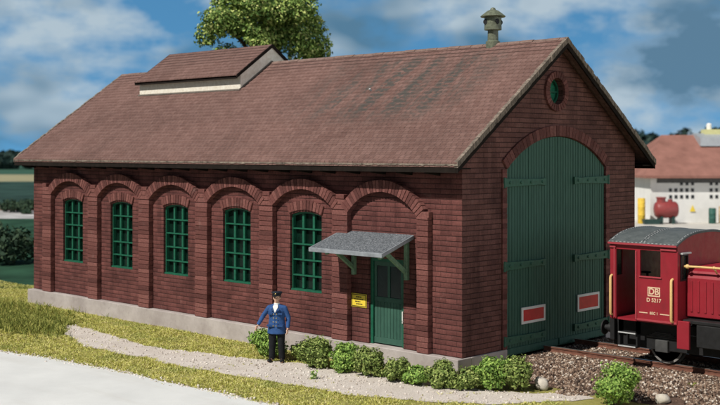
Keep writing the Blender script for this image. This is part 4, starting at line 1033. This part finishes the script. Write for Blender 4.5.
# ------------------------------------------------------------------ the works across the yard, far right
FW = Vector((-.6931, .7208, 0)); RT = Vector((.7208, .6931, 0)); C0 = Vector((16.722, -20.905, 0))
def far(side, depth): return C0 + RT * side + FW * depth
FA = R(43.876 + 3)
fac_o = far(22.1, 85)
FWALL = plain('white_render_wall', (.72, .72, .70), .85, .2, .06, 1.5); FROOF = (lambda m: (m.color(m.mix(m.ramp(m.noise(.9, 6), [(.3, 0.0), (.7, 1.0)]), (.21, .10, .08), (.32, .155, .125))), m.bump(m.noise(8, 4), .3, .03), m.m)[2])(Mat('red_brown_roof', .85, .2))
DGLASS = glass_mat('dark_window_glass', (.02, .025, .03), .1)
fac = thing('factory', tuple(fac_o), 'white rendered works building with a red-brown hipped roof across the yard', 'factory', rz=FA)
mb = MB(); LF, DF, HF = 26, 9.5, 3.75; mb.box(0, LF, 0, DF, 0, HF); mb.build('wall', FWALL, fac, local=True)
mb = MB(); o = .6; zr = 6.75
mb.add([(-o, -o, HF - .35), (LF + o, -o, HF - .35), (LF + o, DF + o, HF - .35), (-o, DF + o, HF - .35), (2.4, DF / 2, zr), (LF - 2.4, DF / 2, zr), (-o, -o, HF - .15), (LF + o, -o, HF - .15), (LF + o, DF + o, HF - .15), (-o, DF + o, HF - .15)],
       [(0, 1, 7, 6), (1, 2, 8, 7), (2, 3, 9, 8), (3, 0, 6, 9), (6, 7, 5, 4), (8, 9, 4, 5), (7, 8, 5), (9, 6, 4)])
froof = mb.build('roof', FROOF, fac, local=True)
mb = MB(); mb.add([(x, y, z) for x in (5.0, 20) for y, z in ((3.0, 5.85), (3.2, 6.55), (DF / 2, 6.9), (DF - 3.2, 6.55), (DF - 3.0, 5.85))], [(0, 1, 6, 5), (1, 2, 7, 6), (2, 3, 8, 7), (3, 4, 9, 8), (0, 1, 2, 3, 4), (5, 6, 7, 8, 9)])
mb.build('skylight', plain('pale_grey_glazing', (.33, .36, .39), .4, .4, .1, 3), froof, local=True)
mb = MB(); mb.box(5.8, 8.0, DF / 2 - .45, DF / 2 + .45, 6.8, 7.2); mb.build('vent_box', plain('pale_yellow_metal', (.62, .60, .30), .5, .3, .1), froof, local=True)
mb = MB(); mb.lathe((6.3, DF / 2, 0), [(.2, 7.2), (.2, 7.6), (.12, 7.7)], 14); mb.build('vent_pipe', WHITE, froof, local=True)
mb = MB(); mb.box(.5, LF - .5, -.03, .0, HF - .72, HF - .36); mb.build('eave_band', plain('dark_eave_band', (.10, .10, .10), .8, .2), fac, local=True)
cols = [1.55, 1.97, 2.40, 2.83, 3.26, 4.70, 5.13, 5.56, 5.99, 6.42]
proto = None
for c in cols:
    for r_, z in enumerate((1.98, 2.48, 2.98)):
        if r_ == 2 and c in cols[:2]: continue
        mb = MB(); mb.box(c - .12, c + .12, -.03, -.002, z - .14, z + .14)
        w = mb.build('window', plain('small_window_frame', (.30, .31, .32), .6, .3) if proto is None else proto.data.materials[0], fac, local=True); proto = proto or w
        mb = MB(); mb.box(c - .10, c + .10, -.036, -.031, z - .12, z + .12); mb.build('pane', DGLASS, w, local=True)
def fpt(x, y, z=0): 
    v = Matrix.Rotation(FA, 4, 'Z') @ Vector((x, y, z)); return (fac_o.x + v.x, fac_o.y + v.y, z)
TRED = plain('tank_red', (.25, .045, .045), .45, .4, .12)
tk = thing('tank', fpt(.78, -1.3), 'small red horizontal tank with an upright neck before the white works wall', 'tank', rz=FA); tk.scale = (.9, .9, .93)
mb = MB(); mb.lathe((0, 0, 1.15), [(.2, -.98), (.55, -.9), (.66, -.75), (.68, 0), (.66, .75), (.55, .9), (.2, .98)], 22, 'x'); mb.build('vessel', TRED, tk, smooth='all', local=True)
mb = MB(); mb.lathe((-.42, 0, 0), [(.36, 1.5), (.36, 2.05), (.42, 2.06), (.42, 2.16)], 16); mb.lathe((.35, 0, 0), [(.2, 1.7), (.2, 1.98)], 12); mb.build('neck', TRED, tk, smooth=True, local=True)
for x in (-.5, .5): mb = MB(); mb.box(x - .1, x + .1, -.5, .5, 0, .62); mb.build('saddle', DARKGREEN, tk, local=True)
def drum(x, y, r, h, mat, lab, nm='barrel', cat='barrel'):
    o = thing(nm, fpt(x, y), lab, cat); mb = MB(); p = fpt(x, y); mb.lathe((p[0], p[1], 0), [(r * .94, 0), (r, .03), (r, h * .32), (r * 1.05, h * .34), (r, h * .36), (r, h * .64), (r * 1.05, h * .66), (r, h * .68), (r, h - .03), (r * .94, h)], 20)
    mb.build('drum', mat, o, smooth=True); mb = MB(); mb.lathe((p[0], p[1], 0), [(r * .88, h), (r * .88, h + .02)], 20); mb.build('lid', mat, o)
drum(-1.0, -1.0, .28, 1.9, plain('barrel_yellow', (.70, .48, .06), .5, .3), 'tall yellow barrel standing at the corner of the white works')
drum(4.35, -1.2, .27, 1.15, plain('barrel_green', (.03, .10, .08), .5, .3), 'dark green barrel in front of the white works wall')
o = thing('crate', fpt(5.25, -1.2), 'cream coloured crate next to the dark green barrel', 'crate', rz=FA)
mb = MB(); mb.box(-.3, .3, -.3, .3, .05, 1.3); mb.build('body', plain('crate_cream', (.58, .44, .28), .7, .2), o, local=True)
mb = MB(); [mb.box(-.33, .33, -.33, -.305, z, z + .12) for z in (.1, .6, 1.12)]; mb.build('batten', plain('crate_batten', (.45, .33, .2), .7, .2), o, local=True)
o = thing('warning_sign', fpt(3.25, -.05, 0), 'yellow triangular warning sign on the white works wall', 'sign', rz=FA)
mb = MB(); mb.plate([[(-.22, .85), (.22, .85), (0, 1.35)]], .0, .02, lambda u, v, t: (u, -t, v)); mb.build('plate', YELLOW, o, local=True)
sheet('yard', [tuple(far(17, 40))[:2], tuple(far(60, 40))[:2], tuple(far(80, 100))[:2], tuple(far(13, 100))[:2]], .008, plain('pale_yard', (.52, .50, .46), .9, .1, .1, .8))
o = thing('planter', fpt(-.5, -1.8), 'low dark green trough on the ground below the yellow barrel', 'planter', rz=FA)
mb = MB(); mb.plate([[(-.55, 0), (.55, 0), (.65, .38), (-.65, .38)]], -.25, .25, lambda u, v, t: (u, t, v)); mb.build('trough', DARKGREEN, o, local=True)

# ------------------------------------------------------------------ fields, hedges and woods
def band(name, d0, d1, mat, z, s0=-70, s1=5):
    k0, k1 = d0 / 60, d1 / 60
    sheet(name, [tuple(far(s0 * k0, d0))[:2], tuple(far(s1 * k0, d0))[:2], tuple(far(s1 * k1, d1))[:2], tuple(far(s0 * k1, d1))[:2]], z, mat)
band('meadow', 44.3, 92, plain('dark_meadow', (.022, .062, .036), .95, .1, .5, .35), .010)
band('lane', 90, 102, plain('pale_lane', (.42, .41, .41), .9, .1, .45, .25), .012)
band('ploughed_field', 102, 112, plain('brown_field', (.21, .13, .10), .95, .1, .2, .3), .014)
band('field', 112, 420, plain('dark_crop', (.025, .055, .045), .95, .1, .5, .12), .010)
band('stubble_field', 200, 260, plain('tan_stubble', (.30, .28, .17), .95, .1, .15, .1), .016)
band('far_field', 260, 1500, plain('green_field', (.04, .10, .07), .95, .1, .2, .04), .014, -90, 30)
def shrub(i, s, d, w, h, lab, n=1500, leaf=.13):
    p = far(s, d); o = thing('shrub', (p.x, p.y, 0), lab, 'shrub', 'dark shrubs beyond the shed'); g = random.Random(i)
    bl = [((g.uniform(-.35, .35) * w, g.uniform(-.35, .35) * w, h * g.uniform(.25, .7)), (w * g.uniform(.2, .32), w * g.uniform(.2, .32), h * g.uniform(.2, .3))) for k in range(8)]
    V, F = leaf_cloud(bl, n, leaf, seed=100 + i, inner=.7); V[:, 2] = np.abs(V[:, 2]); fast_obj('foliage', V, F, DARKLEAF, o)
    mb = MB(); mb.tube([(0, 0, -.1), (.05, 0, h * .5)], [.08, .04], 6); mb.build('stem', BARK, o, local=True)
shrub(1, -16.9, 54.5, 2.6, 2.0, 'dark rounded shrub at the left edge of the photo beyond the grass')
shrub(2, -16.0, 58.5, 2.2, 1.6, 'low dark shrub just left of the far end of the shed')
shrub(4, -30.5, 100, 3.0, 1.3, 'small dark bush by the pale lane at the far left')
shrub(5, -28.6, 97, 2.0, .9, 'lowest dark bush by the pale lane nearest the shed')
shrub(3, -21.5, 61, 4.2, 2.3, 'wide dark shrub beyond the grass, left of the rounded one')
def wood(name, s0, s1, d, h, n, leaf, mat, seed, kindlab):
    g = np.random.default_rng(seed); m = int((s1 - s0) / (h * .55)); bl = []
    for k in range(m):
        p = far(s0 + (s1 - s0) * (k + g.uniform(-.3, .3)) / m, d + g.uniform(-h, h)); hh = h * g.uniform(.72, 1.05); bl.append(((p.x, p.y, hh * .52), (h * .5, h * .5, hh * .52)))
    V, F = leaf_cloud(bl, n, leaf, seed=seed, inner=.25); o = fast_obj(name, V, F, mat); tag(o, kind='stuff')
FARLEAF = leaf_mat('distant_wood_leaves', [(0, (.012, .028, .026)), (.6, (.022, .05, .044)), (1, (.04, .07, .055))])
wood('distant_wood', -170, -60, 340, 5.4, 9000, 1.0, FARLEAF, 41, '')
# wooded hill behind the works
nx, ny = 60, 14; V = []
for i in range(nx):
    for j in range(ny):
        s = 40 + 260 * i / (nx - 1); d = 360 + 120 * j / (ny - 1); p = far(s, d); e = math.sin(math.pi * j / (ny - 1))
        hgt = (9.5 + 2.2 * math.sin(i * .14 + 1) + .8 * noise.noise(Vector((i * .3, j * .3, 2)))) * e * min(1, (i + 6) / 16)
        V.append((p.x, p.y, hgt - .2))
F = [(i * ny + j, (i + 1) * ny + j, (i + 1) * ny + j + 1, i * ny + j + 1) for i in range(nx - 1) for j in range(ny - 1)]
tag(fast_obj('hill', V, F, plain('wooded_hill', (.018, .040, .036), .95, .1, .3, .05)), kind='structure')
wood('hill_wood', 45, 300, 410, 12.5, 16000, 1.5, FARLEAF, 47, '')
